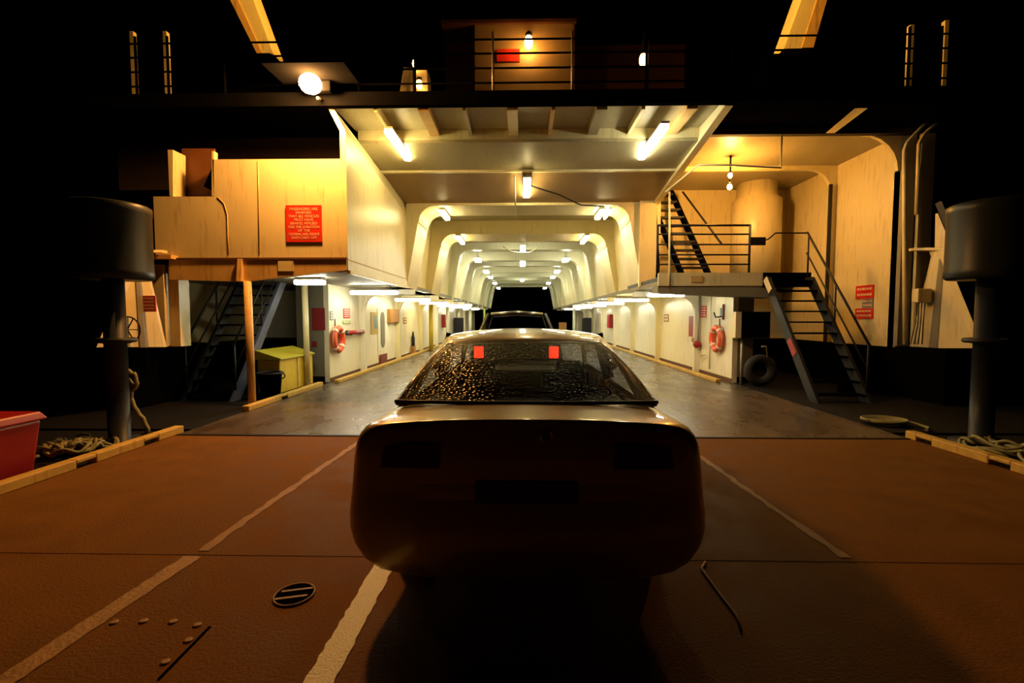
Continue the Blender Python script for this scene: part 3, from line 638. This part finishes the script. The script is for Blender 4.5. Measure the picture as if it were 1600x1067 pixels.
# left wall
def onL(px0, py0, px1, py1):
    a, b_ = atx(px0, (py0 + py1) / 2, XL), atx(px1, (py0 + py1) / 2, XL); cz0 = atx((px0 + px1) / 2, py0, XL); cz1 = atx((px0 + px1) / 2, py1, XL)
    return (a.y + b_.y) / 2, (cz0.z + cz1.z) / 2, abs(b_.y - a.y), cz0.z - cz1.z
def onR(px0, py0, px1, py1):
    a, b_ = atx(px0, (py0 + py1) / 2, XR), atx(px1, (py0 + py1) / 2, XR); cz0 = atx((px0 + px1) / 2, py0, XR); cz1 = atx((px0 + px1) / 2, py1, XR)
    return (a.y + b_.y) / 2, (cz0.z + cz1.z) / 2, abs(b_.y - a.y), cz0.z - cz1.z
for bb, m, lab, r in (((536, 482, 546, 497), 'sign_red', 'small red and white notice above the fire hose on the left wall', 4), ((535, 501, 547, 506), 'green_label', 'pale green strip label below the small red notice on the left wall', 1),
                      ((515, 486, 520, 500), 'grey_label', 'grey label above the left lifebuoy', 3), ((579, 488, 590, 522), 'olive_label', 'yellow framed poster on the left wall past the first frame', 0),
                      ((630, 496, 635, 506), 'brown_box', 'tiny brown notice on the left wall past the second frame', 2)):
    y, zz, wd, hh = onL(*bb)
    o = notice((XL + .002, y, zz), wd, hh, 'x+', m, lab, rows=r, txt='sign_text_white')
    if m == 'olive_label': MB().box(XL + .016, XL + .022, y - .02, y + wd * .42, zz - hh * .25, zz + hh * .35).build('blue_sheet', 'blue_sheet', o)
for bb, m, lab, r in (((1077, 494, 1088, 526), 'red', 'tall red panel on the right wall before the hose reel', 0), ((1094, 478, 1104, 496), 'sign_red', 'small red lettered notice on the right wall above the hose', 4),
                      ((1038, 491, 1045, 503), 'brown_box', 'tiny red notice farther along the right wall', 2), ((1126, 481, 1130, 494), 'blue_sheet', 'tiny blue label beside the hook above the right lifebuoy', 0)):
    y, zz, wd, hh = onR(*bb); o = notice((XR - .002, y, zz), wd, hh, 'x-', m, lab, rows=r, txt='sign_text_white')
# lifebuoys
def lifebuoy(x, y, zz, s, label):
    o = empty('lifebuoy', (x, y, zz), label, 'lifebuoy')
    MB().torus((x, y, zz), .27, .075, 'x', 36).build('ring', 'ring_orange', o)
    for a in (45, 135, 225, 315):
        u, v = cos(radians(a)), sin(radians(a)); p = Vector((x, y + .27 * u, zz + .27 * v)); d = Vector((0, -v, u)) * .035
        MB().tube([p - d, p + d], .079, 12).build('band', 'ring_white', o)
    MB().torus((x + s * .01, y, zz), .345, .010, 'x', 36).build('grab_rope', 'rope_pale', o)
    MB().tube([(x - s * .07, y, zz + .30), (x - s * .07, y, zz + .5)], .012, 6).build('hook', 'dark_steel', o)
    return o
y, zz, _, hh = onL(513, 509, 532, 551); lifebuoy(XL + .09, y, zz, 1, 'orange lifebuoy on the left wall beside the red hose pipe')
y, zz, _, hh = onR(1114, 508, 1137, 550); lifebuoy(XR - .09, y, zz, -1, 'orange lifebuoy on the right wall near the dark corner')
# red horizontal hose pipe on the left wall
y0 = atx(534, 520, XL).y; y1 = atx(562, 517, XL).y; zz = atx(548, 519, XL).z
o = empty('fire_branch_pipe', (XL + .08, (y0 + y1) / 2, zz), 'red pipe lying level on the left wall beside the lifebuoy', 'fire equipment')
MB().tube([(XL + .1, y0 + .1, zz), (XL + .1, y1, zz)], .055, 14).build('barrel', 'red', o)
MB().tube([(XL + .1, y0 - .06, zz - .02), (XL + .1, y0 + .1, zz)], .09, 14, rr=[.035, .07]).build('nozzle', 'dark_steel', o)
for q in (.25, .75): MB().box(XL, XL + .14, y0 + (y1 - y0) * q - .02, y0 + (y1 - y0) * q + .02, zz - .07, zz - .03).build('bracket', 'dark_steel', o)
# hydrant and hose on the right wall
y, zz, _, _ = onR(1092, 530, 1100, 546)
o = empty('fire_hydrant', (XR - .08, y, zz), 'red hydrant valve hanging on the right wall below a grey pipe', 'fire equipment')
MB().ball((XR - .12, y, zz), .11, .9).build('valve', 'red', o)
MB().tube([(XR - .1, y, zz + .08), (XR - .08, y, 2.2)], .025, 8).build('riser', 'galv', o)
MB().torus((XR - .24, y, zz + .12), .06, .012, 'x', 16).build('hand_wheel', 'red', o)
MB().tube([(XR - .12, y, zz - .1), (XR - .1, y - .2, zz - .3), (XR - .1, y - .5, zz - .25)], .02, 6).build('hose_end', 'rope_pale', o)
for px, lab in ((1090, 'thick white pipe down the right wall beside the tall red panel'), (1110, 'thin white pipe down the right wall beside the lifebuoy')):
    yy = atx(px, 500, XR - .05).y
    MB().tube([(XR - .05, yy, .2), (XR - .05, yy, 2.24)], .045 if px == 1090 else .02, 10).build('conduit', 'white_wall', label=lab, cat='pipe')
y, zz, _, _ = onR(1128, 480, 1134, 496); o = empty('wall_hook', (XR - .05, y, zz), 'dark red hook bracket above the right lifebuoy', 'hook')
MB().box(XR - .04, XR - .001, y - .05, y + .02, zz - .18, zz + .2).build('plate', 'maroon', o)
MB().tube([(XR - .02, y, zz - .1), (XR - .2, y, zz - .12), (XR - .24, y, zz)], .02, 6).build('hook', 'dark_steel', o)
# further left: door slot, boxes, extinguisher, pipes
y, zz, wd, hh = onL(594, 487, 600, 543)
o = empty('weathertight_door', (XL + .01, y, 0), 'narrow weathertight door with a long dark window on the left wall', 'door')
mb = MB(); P = [(y + (wd / 2) * cos(radians(a)), zz + (hh / 2 - wd / 2) * (1 if a <= 180 else -1) + (wd / 2) * sin(radians(a))) for a in range(0, 360, 15)]
MB().prism([(XL, py_, pz_) for py_, pz_ in P], (.03, 0, 0)).build('window', 'grey_casing', o)
MB().box(XL, XL + .015, y - wd * 1.2, y + wd * 1.6, .25, zz + hh / 2 + .1).build('leaf', 'white_wall', o)
for a, b2, m, nm, lab, dp in ((((604, 483, 619, 504)), 0, 'brown_box', 'wall_cabinet', 'brown square cabinet high on the left wall past the door', .14), ((592, 553, 603, 568), 0, 'maroon', 'wall_vent', 'low dark red vent at the foot of the left wall', .05)):
    y, zz, wd, hh = onL(*a); o = empty(nm, (XL + .01, y, zz - hh / 2), lab, 'box' if dp > .1 else 'vent')
    MB().box(XL, XL + dp, y - wd / 2, y + wd / 2, zz - hh / 2, zz + hh / 2).build('body', m, o, bevel=.01)
    if dp > .1: MB().box(XL + dp, XL + dp + .012, y - wd / 2 + .03, y + wd / 2 - .03, zz - hh / 2 + .03, zz + hh / 2 - .03).build('door', m, o)
    else:
        for i in range(5): MB().box(XL + dp, XL + dp + .012, y - wd / 2 + .02, y + wd / 2 - .02, zz - hh / 2 + hh * (i + .3) / 5, zz - hh / 2 + hh * (i + .6) / 5).build('louvre', 'rust_line', o)
yx = 19.0
o = empty('foam_extinguisher', (-4.25, yx, .1), 'brown extinguisher on a stand at the foot of the left wall', 'fire equipment')
MB().box(-4.565, -4.43, yx - .2, yx + .2, 0.0, .35).build('stand', 'brown_box', o, bevel=.02)
MB().lathe((-4.495, yx, .35), [(.065, 0), (.07, .1), (.07, .35), (.05, .42), (.03, .6)], 16).build('bottle', 'dark_steel', o)
for x, y, m, r, lab, h in ((-4.2, 21.3, 'yellow', .10, 'thick yellow pipe standing by the left wall', 2.2), (-4.1, 25.4, 'white_wall', .08, 'white pipe standing farther along the left side lane', 2.2), (-3.3, 29.5, 'tunnel_far', .09, 'pale pillar deep in the tunnel on the left', 2.2), (3.35, 29.5, 'tunnel_far', .09, 'pale pillar deep in the tunnel on the right', 2.2), (-3.0, 37, 'green_label', .09, 'greenish pillar near the far end on the left', 2.2)):
    MB().tube([(x, y, 0), (x, y, h + .05)], r, 12).build('standing_pipe', m, label=lab, cat='pipe')
for s, y, lab in ((-1, 26.5, 'red fire box far along the left wall'), (1, 25.5, 'red fire box far along the right wall')):
    X = XL if s < 0 else XR; o = empty('fire_box', (X - s * .1, y, 1.2), lab, 'fire equipment')
    MB().box(*sorted((X, X - s * .2)), y - .3, y + .3, .95, 1.7).build('body', 'red', o, bevel=.02)
    MB().box(*sorted((X - s * .2, X - s * .215)), y - .25, y + .25, 1.0, 1.65).build('door', 'sign_red', o)
for x, y, m, lab in ((-4.2, 30.5, 'dark_steel', 'dark square hatch panel far along the left side'), (4.4, 31, 'dark_steel', 'dark cabinet far along the right side'), (3.4, 38, 'brown_box', 'reddish crate near the far end on the right')):
    MB().box(x - .3, x + .3, y, y + .5, 0.0, 1.5 if m != 'brown_box' else 1.1).build('deck_cabinet', m, bevel=.03, label=lab, cat='cabinet')

# casing end: dark red panels
a, b_ = at(487, 481, 10.84), at(508, 516, 10.84)
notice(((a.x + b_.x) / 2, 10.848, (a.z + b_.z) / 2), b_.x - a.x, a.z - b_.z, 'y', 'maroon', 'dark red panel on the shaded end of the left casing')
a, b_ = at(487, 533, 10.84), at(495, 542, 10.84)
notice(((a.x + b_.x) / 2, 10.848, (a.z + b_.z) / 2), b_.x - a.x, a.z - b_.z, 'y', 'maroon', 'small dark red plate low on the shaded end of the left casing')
a, b_ = at(1150, 487, 10.6), at(1165, 528, 10.6)
o = empty('switch_cabinet', ((a.x + b_.x) / 2 + .3, 10.75, b_.z), 'black switch cabinet with a pale side on the right casing end', 'electrical box')
MB().box(a.x + .14, b_.x + .55, 10.6, 10.94, b_.z, a.z).build('body', 'black', o, bevel=.01)
MB().box(a.x, a.x + .13, 10.6, 10.94, b_.z, a.z).build('side_panel', 'cream', o)
MB().tube([(a.x + .2, 10.7, b_.z), (a.x + .2, 10.7, .0)], .03, 8).build('cable_pipe', 'galv', o)

# ================================================================ DECK OBJECTS
# yellow deck bin
o = empty('deck_bin', (-5.1, 9.75, 0), 'yellow steel deck bin with a sloping lid beside the pale post', 'bin')
x0, x1, y0, y1 = -5.27, -4.82, 9.05, 10.5
MB().box(x0, x1, y0, y1, .03, .70).build('body', 'yellow', o, bevel=.015)
MB().hexa([(x0 - .03, y0 - .03, .70), (x1 + .04, y0 - .03, .70), (x1 + .04, y1 + .03, .70), (x0 - .03, y1 + .03, .70), (x0 - .03, y0 - .03, .90), (x1 + .04, y0 - .03, .735), (x1 + .04, y1 + .03, .735), (x0 - .03, y1 + .03, .90)]).build('lid', 'lid_yellow', o, bevel=.01)
MB().box(x1, x1 + .02, (y0 + y1) / 2 - .02, (y0 + y1) / 2 + .02, .05, .70).build('seam_strip', 'rusty', o)
# black bin
o = empty('waste_bin', (-4.88, 8.85, 0), 'black round waste bin in front of the yellow deck bin', 'bin')
MB().lathe((-4.88, 8.8, 0.0), [(.17, 0), (.21, .44), (.22, .45), (.22, .46)], 28).build('bucket', 'black', o)
MB().torus((-4.88, 8.8, .47), .225, .022, 'z', 28).build('rim', 'dark_steel', o)
for s in (-1, 1): MB().torus((-4.88 + s * .24, 8.8, .42), .05, .012, 'y', 14).build('handle', 'dark_steel', o)
# mooring posts with drums
def mooring(x, y, s, label, r=.42):
    o = empty('fender_post', (x, y, 0), label, 'post')
    MB().lathe((x, y, -.02), [(.30, 0), (.30, .03), (.115, .04), (.115, 1.25), (.125, 1.25), (.125, 1.28), (.115, 1.28), (.115, 2.3)], 24).build('shaft', 'post_blue', o)
    MB().torus((x, y, 1.27), .19, .03, 'z', 24).build('collar', 'dark_steel', o)
    z0, z1 = 2.02, 2.93
    prof = [(.06, z0), (r * .92, z0), (r, z0 + .03), (r, z0 + .10), (r * .985, z0 + .12), (r * .985, z1 - .12), (r, z1 - .1), (r, z1 - .02), (r * .93, z1)]
    MB().lathe((x, y, 0), prof, 40).build('drum', 'drum', o)
    return o
pl_ = mooring(-5.05, 5.62, -1, 'dark post carrying a grey drum at the left edge of the ramp')
pr_ = mooring(5.68, 5.75, 1, 'dark post carrying a grey drum at the right edge of the ramp')
# rope / chain hanging by the left post
pp = [at(x, y, 5.75) for x, y in ((196, 578), (210, 585), (214, 600), (205, 612), (194, 606), (196, 590), (206, 600), (204, 622), (212, 640), (224, 655), (231, 672), (222, 684))]
sm = []
for i in range(len(pp) - 1):
    for j in range(6): sm.append(pp[i] + (pp[i + 1] - pp[i]) * (j / 6) + Vector((0, 0, .012 * sin(i + j))))
MB().tube(sm, .026, 8).build('hanging_rope', 'rope', label='twisted rope hanging down beside the left drum post', cat='rope')
def pile(cx, cy, rx, ry, hh, n, seed, m, r=.018):
    random.seed(seed); mb = MB()
    for i in range(n):
        a = random.uniform(0, 6.28); R = random.uniform(.3, 1); pts = []; L = random.randint(12, 26); da = random.choice((-1, 1)) * random.uniform(.18, .3)
        ox, oy = random.uniform(-.45, .45) * rx, random.uniform(-.45, .45) * ry; rr_ = random.uniform(.15, .4)
        zb = random.uniform(.03, hh)
        for k_ in range(L): pts.append((cx + ox + rr_ * rx * cos(a + da * k_) * 1.2, cy + oy + rr_ * ry * sin(a + da * k_), zb + .03 * sin(k_ * .8)))
        mb.tube(pts, r, 6)
    return mb
pile(-5.2, 5.15, .42, .50, .12, 30, 3, 'rope').build('rope_heap', 'rope', kind='stuff', label='tangled heap of mooring rope behind the left kerb', cat='rope')
pile(5.65, 4.95, .6, 1.2, .14, 22, 9, 'rope').build('rope_heap', 'rope', kind='stuff', label='tangled heap of mooring rope behind the right kerb', cat='rope')
pts = [(5.29 + (.12 + .002 * i) * cos(i * .5) * 1.3, 6.75 + (.12 + .002 * i) * sin(i * .5), .02 + .0009 * i) for i in range(58)] + [(5.55, 6.6, .06), (5.62, 6.4, .03), (5.5, 6.3, .03)]
MB().tube(pts, .02, 8).build('rope_coil', 'rope', label='small olive rope coil on the deck left of the right drum post', cat='rope')
# wheel on the left pillar
c = at(199, 515, 7.3)
o = empty('valve_wheel', c, 'thin round hand wheel in front of the left buttress', 'wheel')
MB().torus(c, .21, .012, 'y', 32).build('rim', 'dark_steel', o)
for a in (0, 60, 120): MB().bar(c + Vector((.2 * cos(radians(a)), 0, .2 * sin(radians(a)))), c - Vector((.2 * cos(radians(a)), 0, .2 * sin(radians(a)))), .014, .014).build('spoke', 'dark_steel', o)
MB().tube([c, (c.x, 7.35, c.z)], .015, 6).build('spindle', 'dark_steel', o)
# red bin at the left edge
o = empty('salt_bin', (-5.2, 4.15, 0), 'red plastic bin with an overhanging lid at the left frame edge', 'bin')
MB().hexa([(-5.9, 3.82, -.02), (-4.86, 3.82, -.02), (-4.86, 4.42, -.02), (-5.9, 4.42, -.02), (-5.95, 3.77, .54), (-4.80, 3.77, .54), (-4.80, 4.47, .54), (-5.95, 4.47, .54)]).build('tub', 'red', o, bevel=.03)
MB().hexa([(-5.99, 3.73, .54), (-4.77, 3.73, .54), (-4.77, 4.51, .54), (-5.99, 4.51, .54), (-5.95, 3.77, .62), (-4.81, 3.77, .62), (-4.81, 4.47, .62), (-5.95, 4.47, .62)]).build('lid', 'red', o, bevel=.02)
MB().box(-5.2, -5.05, 3.765, 3.79, .36, .42).build('hand_slot', 'black', o)
# flush drain cup on the ramp
q = atz(460, 930); o = empty('lashing_cup', (q.x, q.y, .0), 'round black lashing cup sunk in the ramp, left of the near car', 'deck fitting')
MB().lathe((q.x, q.y, .001), [(.105, 0), (.105, .004), (.10, .006), (.0001, .006)], 32).build('cup', 'black', o)
MB().torus((q.x, q.y, .006), .105, .006, 'z', 32).build('rim', 'old_line', o)
for a in (-.035, .035): MB().bar((q.x - .08, q.y + a - .02, .01), (q.x + .08, q.y + a + .02, .01), .016, .006).build('bar', 'old_line', o)
# rivets and plate edge on the ramp
for i, (x, y) in enumerate(((178, 973), (224, 971), (270, 972), (308, 977), (294, 1001), (258, 1035))):
    q = atz(x, y); MB().lathe((q.x, q.y, 0), [(.022, 0), (.020, .005), (.012, .009)], 14).build('bolt_head', 'old_line', label=('leftmost bolt head of the row of four in the ramp plate', 'second bolt head from the left in the row of four', 'third bolt head from the left in the row of four', 'rightmost bolt head of the row of four in the ramp plate', 'bolt head just below the right end of the row of four', 'lowest bolt head, left of the slanting plate edge')[i], cat='bolt', group='bolt heads in the ramp plate')
a, b_ = atz(248, 1062), atz(328, 980)
MB().bar((a.x, a.y, .003), (b_.x, b_.y, .003), .011, .006).build('plate_edge', 'black', label='dark slanting plate edge beside the bolt heads on the ramp', cat='deck fitting')
pts = [atz(x, y, .01) for x, y in ((1102, 878), (1096, 888), (1108, 905), (1130, 935), (1150, 960), (1158, 985))]
MB().tube(pts, .008, 6).build('chalk_curve', 'faint_line', label='thin pale curved scrape on the ramp right of the near car', cat='road marking')
# tyres at the right
for x, y, zc, lab in ((5.38, 10.45, .36, 'black tyre leaning under the right stairs'),):
    o = empty('tyre_fender', (x, y, 0), lab, 'tyre')
    MB().torus((x, y, zc), .26, .10, 'y', 30).build('tyre', 'tyre', o)
    MB().tube([(x + .1, y - .1, zc + .3), (x + .05, y - .12, zc + .55), (x - .05, y - .12, .9)], .015, 6).build('lanyard', 'rope_pale', o)
# cables in the tunnel
MB().tube([at(778, 312, 11.0), at(824, 276, 10.9)] if False else [(.12, 10.8, 4.6), (.9, 11.3, 4.5), (1.5, 11.85, 4.38), (2.1, 11.9, 4.36)], .018, 6).build('cable', 'dark_steel', label='slack dark cable running right from the nearest centre light', cat='cable')
MB().tube([(-.75, 18.5, 4.36), (-.45, 18.5, 4.18), (-.1, 18.5, 4.12), (.3, 18.5, 4.12), (.55, 18.5, 4.24), (.75, 18.5, 4.36)], .02, 6).build('cable', 'white_wall', label='sagging pale cable below the second centre light', cat='cable')
MB().tube([(-.16, 10.38, 4.67), (-.16, 11.95, 4.395), (-.16, 12.05, 4.40), (-.16, 13.2, 4.40)], .018, 6).build('conduit', 'galv', label='straight conduit along the tunnel ceiling centre', cat='pipe')
MB().tube([atz(1082, 172, 5.14), atz(1064, 186, 5.14), atz(1058, 194, 5.14), atz(1040, 198, 5.14)], .015, 6).build('cable', 'white_wall', label='kinked pale cable by the right front tube light', cat='cable')

# ================================================================ NEAR CAR (sedan)
def make_sedan(label):
    R = empty('sedan', (0, 0, 0), label, 'car')
    base = [(0, .20), (.70, .205), (.855, .29), (.915, .45), (.885, .64), (.875, .79), (.862, .91), (.82, .985), (.745, 1.022), (.42, 1.04), (0, 1.048)]
    def sec(s):
        k_ = 1
        if s < .2: k_ = 1.06 - .13 * ((.2 - s) / .2) ** 2.4
        elif s < .6: k_ = 1.06 - .06 * (s - .2) / .4
        if s > 3.9: k_ = 1 - .22 * ((s - 3.9) / .72) ** 2.2
        out = []
        for i, (x, zz) in enumerate(base):
            xx = x * k_
            if s > .5 and i == 7: xx = x * k_ + .0
            if s > .6 and i > 6:
                zz = zz - .01
            if s > 3.5: zz = .20 + (zz - .20) * (1 - .20 * ((s - 3.5) / 1.1) ** 1.6)
            if i < 3 and (s < .2 or s > 4.3): zz += .02
            out.append((xx, zz))
        return out
    st = [0, .03, .08, .16, .30, .42, .55, .9, 1.3, 1.8, 2.3, 2.8, 3.3, 3.65, 3.9, 4.2, 4.45, 4.58, 4.62]
    nb = len(base); rows = []
    for s in st:
        h = sec(s)
        if s == 0: yb = lambda i: (.05 if i < 1 else .0 if i < 4 else .035 if i < 7 else .04)
        elif s == .03: yb = lambda i: (.06 if i < 1 else .03 if i < 4 else .06 if i < 7 else .055)
        else: yb = lambda i: s
        rows.append([(-x, yb(i), zz) for i, (x, zz) in list(enumerate(h))[::-1]][:-1] + [(x, yb(i), zz) for i, (x, zz) in enumerate(h)])
    # row order: top centre (left copy) -> bottom -> top centre (right copy)
    L = len(rows[0]); mb = MB()
    cabin = lambda i, j: (st[i] >= .54 and st[i] < 3.6 and (j < 3 or j >= L - 4))
    mb.grid(rows, skip=cabin)
    for rw in (rows[0], rows[-1]):                      # close tail and nose in rows
        for j in range(nb - 1):
            a_, b2, c_, d_ = rw[j], rw[j + 1], rw[L - 2 - j], rw[L - 1 - j]
            pts_ = [a_, b2, c_, d_]
            uniq = []
            for p in pts_:
                if all((Vector(p) - Vector(u)).length > .001 for u in uniq): uniq.append(p)
            if len(uniq) > 2: mb.face(uniq)
    mb.build('body', 'car_paint', R, weld=True, subsurf=1)
    # roof
    rs = [(1.42, .615, 1.345, 1.375), (1.55, .65, 1.375, 1.408), (1.8, .68, 1.395, 1.436), (2.15, .69, 1.40, 1.455), (2.6, .68, 1.39, 1.45), (2.95, .64, 1.355, 1.415)]
    rr = []
    for s, hw, ze, zc in rs:
        rr.append([(hw * t, s - .05 * (1 - t * t) * (1 if s < 1.7 else 0), zc - (zc - ze) * abs(t) ** 2.4) for t in (-1, -.95, -.8, -.5, 0, .5, .8, .95, 1)])
    MB().grid(rr).build('roof', 'car_paint', R, solid=.03, subsurf=1)
    # rear window, bowed
    gr = []
    for i in range(7):
        t = i / 6; s = .50 + (1.40 - .50) * t; hw = .79 + (.615 - .79) * t; zz = 1.05 + (1.352 - 1.05) * t + .03 * sin(pi * t)
        gr.append([(hw * u, s - .04 * (1 - u * u), zz + (.03 * t) * (1 - u * u)) for u in (-1, -.75, -.5, -.25, 0, .25, .5, .75, 1)])
    MB().grid(gr).build('rear_window', 'wet_glass', R)
    eb = [Vector(p) for p in gr[0]]; MB().tube([p + Vector((0, 0, .0)) for p in eb], .012, 6).build('window_seal', 'car_dark', R)
    # windscreen
    gr2 = []
    for i in range(5):
        t = i / 4; s = 3.68 - .75 * t; hw = .76 - .13 * t; zz = .99 + .37 * t
        gr2.append([(hw * u, s + .10 * (1 - u * u), zz + .05 * t * (1 - u * u)) for u in (-1, -.5, 0, .5, 1)])
    MB().grid(gr2).build('windscreen', 'car_glass', R)
    for sg in (-1, 1):
        # rear pillar
        MB().grid([[(sg * .79, .50, 1.03), (sg * .805, .95, .99)], [(sg * .745, .76, 1.15), (sg * .755, 1.15, 1.14)], [(sg * .68, 1.12, 1.28), (sg * .70, 1.38, 1.28)], [(sg * .612, 1.41, 1.35), (sg * .665, 1.70, 1.39)]]).build('rear_pillar', 'car_paint', R, solid=.03)
        MB().grid([[(sg * .805, .95, .99), (sg * .805, 2.05, .985)], [(sg * .755, 1.15, 1.14), (sg * .75, 2.05, 1.19)], [(sg * .67, 1.68, 1.39), (sg * .685, 2.05, 1.40)]]).build('side_window', 'car_glass', R)
        MB().grid([[(sg * .80, 2.15, .985), (sg * .79, 3.5, .98)], [(sg * .75, 2.15, 1.19), (sg * .71, 3.2, 1.17)], [(sg * .685, 2.15, 1.40), (sg * .64, 2.9, 1.37)]]).build('side_window', 'car_glass', R)
        MB().bar((sg * .80, 2.1, .98), (sg * .685, 2.1, 1.40), .02, .10).build('door_pillar', 'car_dark', R)
        MB().bar((sg * .785, 3.62, .98), (sg * .64, 2.92, 1.37), .05, .05).build('front_pillar', 'car_paint', R)
        # tail lamp
        MB().grid([[(sg * .44, .016, .80), (sg * .60, .018, .80), (sg * .74, .032, .80)], [(sg * .44, .024, .92), (sg * .60, .026, .92), (sg * .72, .038, .90)]], smooth=False).build('tail_lamp', 'lamp_red_off', R, solid=.012)
        # wing mirror
        MB().ball((sg * .96, 2.95, 1.02), .10, .65).build('wing_mirror', 'car_paint', R)
        for y in (1.0, 3.7):
            x = sg * .79; wobj = MB().tube([(x - .10, y, .33), (x + .10, y, .33)], .32, 28).build('wheel', 'tyre', R)
            MB().tube([(x + sg * .09, y, .33), (x + sg * .115, y, .33)], .20, 20).build('rim', 'rim', wobj)
        # head restraint of the back seat and front seat
        mb = MB()
        mb.hexa([(sg * .35 - .13, 1.30, .98), (sg * .35 + .13, 1.30, .98), (sg * .35 + .13, 1.40, .98), (sg * .35 - .13, 1.40, .98), (sg * .35 - .11, 1.33, 1.22), (sg * .35 + .11, 1.33, 1.22), (sg * .35 + .11, 1.40, 1.22), (sg * .35 - .11, 1.40, 1.22)])
        mb.build('head_restraint', 'seat', R, bevel=.045)
        MB().hexa([(sg * .37 - .24, 2.35, .45), (sg * .37 + .24, 2.35, .45), (sg * .37 + .24, 2.5, .45), (sg * .37 - .24, 2.5, .45), (sg * .37 - .2, 2.2, 1.02), (sg * .37 + .2, 2.2, 1.02), (sg * .37 + .2, 2.32, 1.02), (sg * .37 - .2, 2.32, 1.02)]).build('front_seat', 'seat', R, bevel=.04)
    MB().box(-.7, .7, .60, 1.32, .93, .96).build('parcel_shelf', 'car_dark', R)
    MB().box(-.68, .68, 1.30, 1.45, .45, 1.0).build('rear_seat', 'seat', R, bevel=.04)
    MB().box(-.75, .75, 3.0, 3.7, .70, .95).build('dashboard', 'car_dark', R, bevel=.05)
    MB().box(-.26, .26, .018, .03, .62, .73).build('number_plate', 'car_dark', R, bevel=.004)
    bd = MB().torus((.10, .032, .965), .028, .006, 'y', 20).build('badge', 'chrome', R)
    for a in (90, 210, 330): MB().bar((.10, .03, .965), (.10 + .026 * cos(radians(a)), .03, .965 + .026 * sin(radians(a))), .006, .006).build('spoke', 'chrome', bd)
    MB().tube([(-.5, .02, .20), (-.5, .2, .21)], .03, 12).build('exhaust_pipe', 'dark_steel', R)
    
    return R
near = make_sedan('beige saloon car seen from behind in the middle of the ramp, dark rear')
near.location = (.025, 2.25, 0)

# ================================================================ SECOND CAR (tall hatch ahead)
def make_suv(label):
    R = empty('hatchback_car', (0, 0, 0), label, 'car')
    base = [(0, .25), (.70, .25), (.86, .36), (.89, .55), (.88, .85), (.83, 1.0)]
    st = [0, .06, .2, .5, 1.5, 3.0, 3.8, 4.1, 4.2]; rows = []
    for s in st:
        k_ = .92 if s in (0, 4.2) else 1
        top = 1.0 if s < 3.1 else .92
        h = [(x * k_, zz if zz < .9 else top) for x, zz in base]
        rows.append([(-x, s, zz) for x, zz in h[::-1]][:-1] + [(x, s, zz) for x, zz in h])
    mb = MB().grid(rows)
    mb.face(rows[0]); mb.face(rows[-1])
    mb.grid([[rows[i][0], rows[i][-1]] for i in (5, 6, 7, 8)])
    mb.build('body', 'suv_paint', R, weld=True)
    MB().grid([[(-.52, .50, 1.60), (0, .46, 1.64), (.52, .50, 1.60)], [(-.56, 1.2, 1.65), (0, 1.2, 1.69), (.56, 1.2, 1.65)], [(-.56, 2.0, 1.65), (0, 2.0, 1.68), (.6, 2.0, 1.65)], [(-.58, 2.5, 1.58), (0, 2.5, 1.62), (.58, 2.5, 1.58)]]).build('roof', 'suv_paint', R, solid=.03)
    MB().grid([[(-.80, .08, 1.0), (0, .04, 1.0), (.80, .08, 1.0)], [(-.56, .50, 1.60), (0, .46, 1.64), (.56, .50, 1.60)]]).build('rear_window', 'car_glass', R)
    MB().grid([[(-.80, 3.3, .95), (0, 3.4, .95), (.80, 3.3, .95)], [(-.58, 2.5, 1.58), (0, 2.5, 1.62), (.58, 2.5, 1.58)]]).build('windscreen', 'car_glass', R)
    for sg in (-1, 1):
        MB().grid([[(sg * .82, .1, 1.0), (sg * .82, 3.3, .98)], [(sg * .58, .55, 1.62), (sg * .58, 2.5, 1.60)]]).build('side_window', 'car_glass', R)
        MB().bar((sg * .81, .09, 1.0), (sg * .57, .50, 1.62), .05, .04).build('rear_pillar', 'suv_paint', R)
        MB().bar((sg * .81, 3.3, .97), (sg * .58, 2.5, 1.60), .05, .05).build('front_pillar', 'suv_paint', R)
        MB().box(*sorted((sg * .62, sg * .80)), -.015, .05, .78, 1.0).build('tail_lamp', 'tail_red', R, bevel=.015)
        for y in (.85, 3.4):
            x = sg * .78; wo = MB().tube([(x - .1, y, .33), (x + .1, y, .33)], .33, 24).build('wheel', 'tyre', R)
            MB().tube([(x + sg * .09, y, .33), (x + sg * .11, y, .33)], .2, 18).build('rim', 'rim', wo)
    return R
ahead = make_suv('dark hatchback ahead of the beige saloon with red tail lamps on')
ahead.location = (-.10, 8.7, 0)
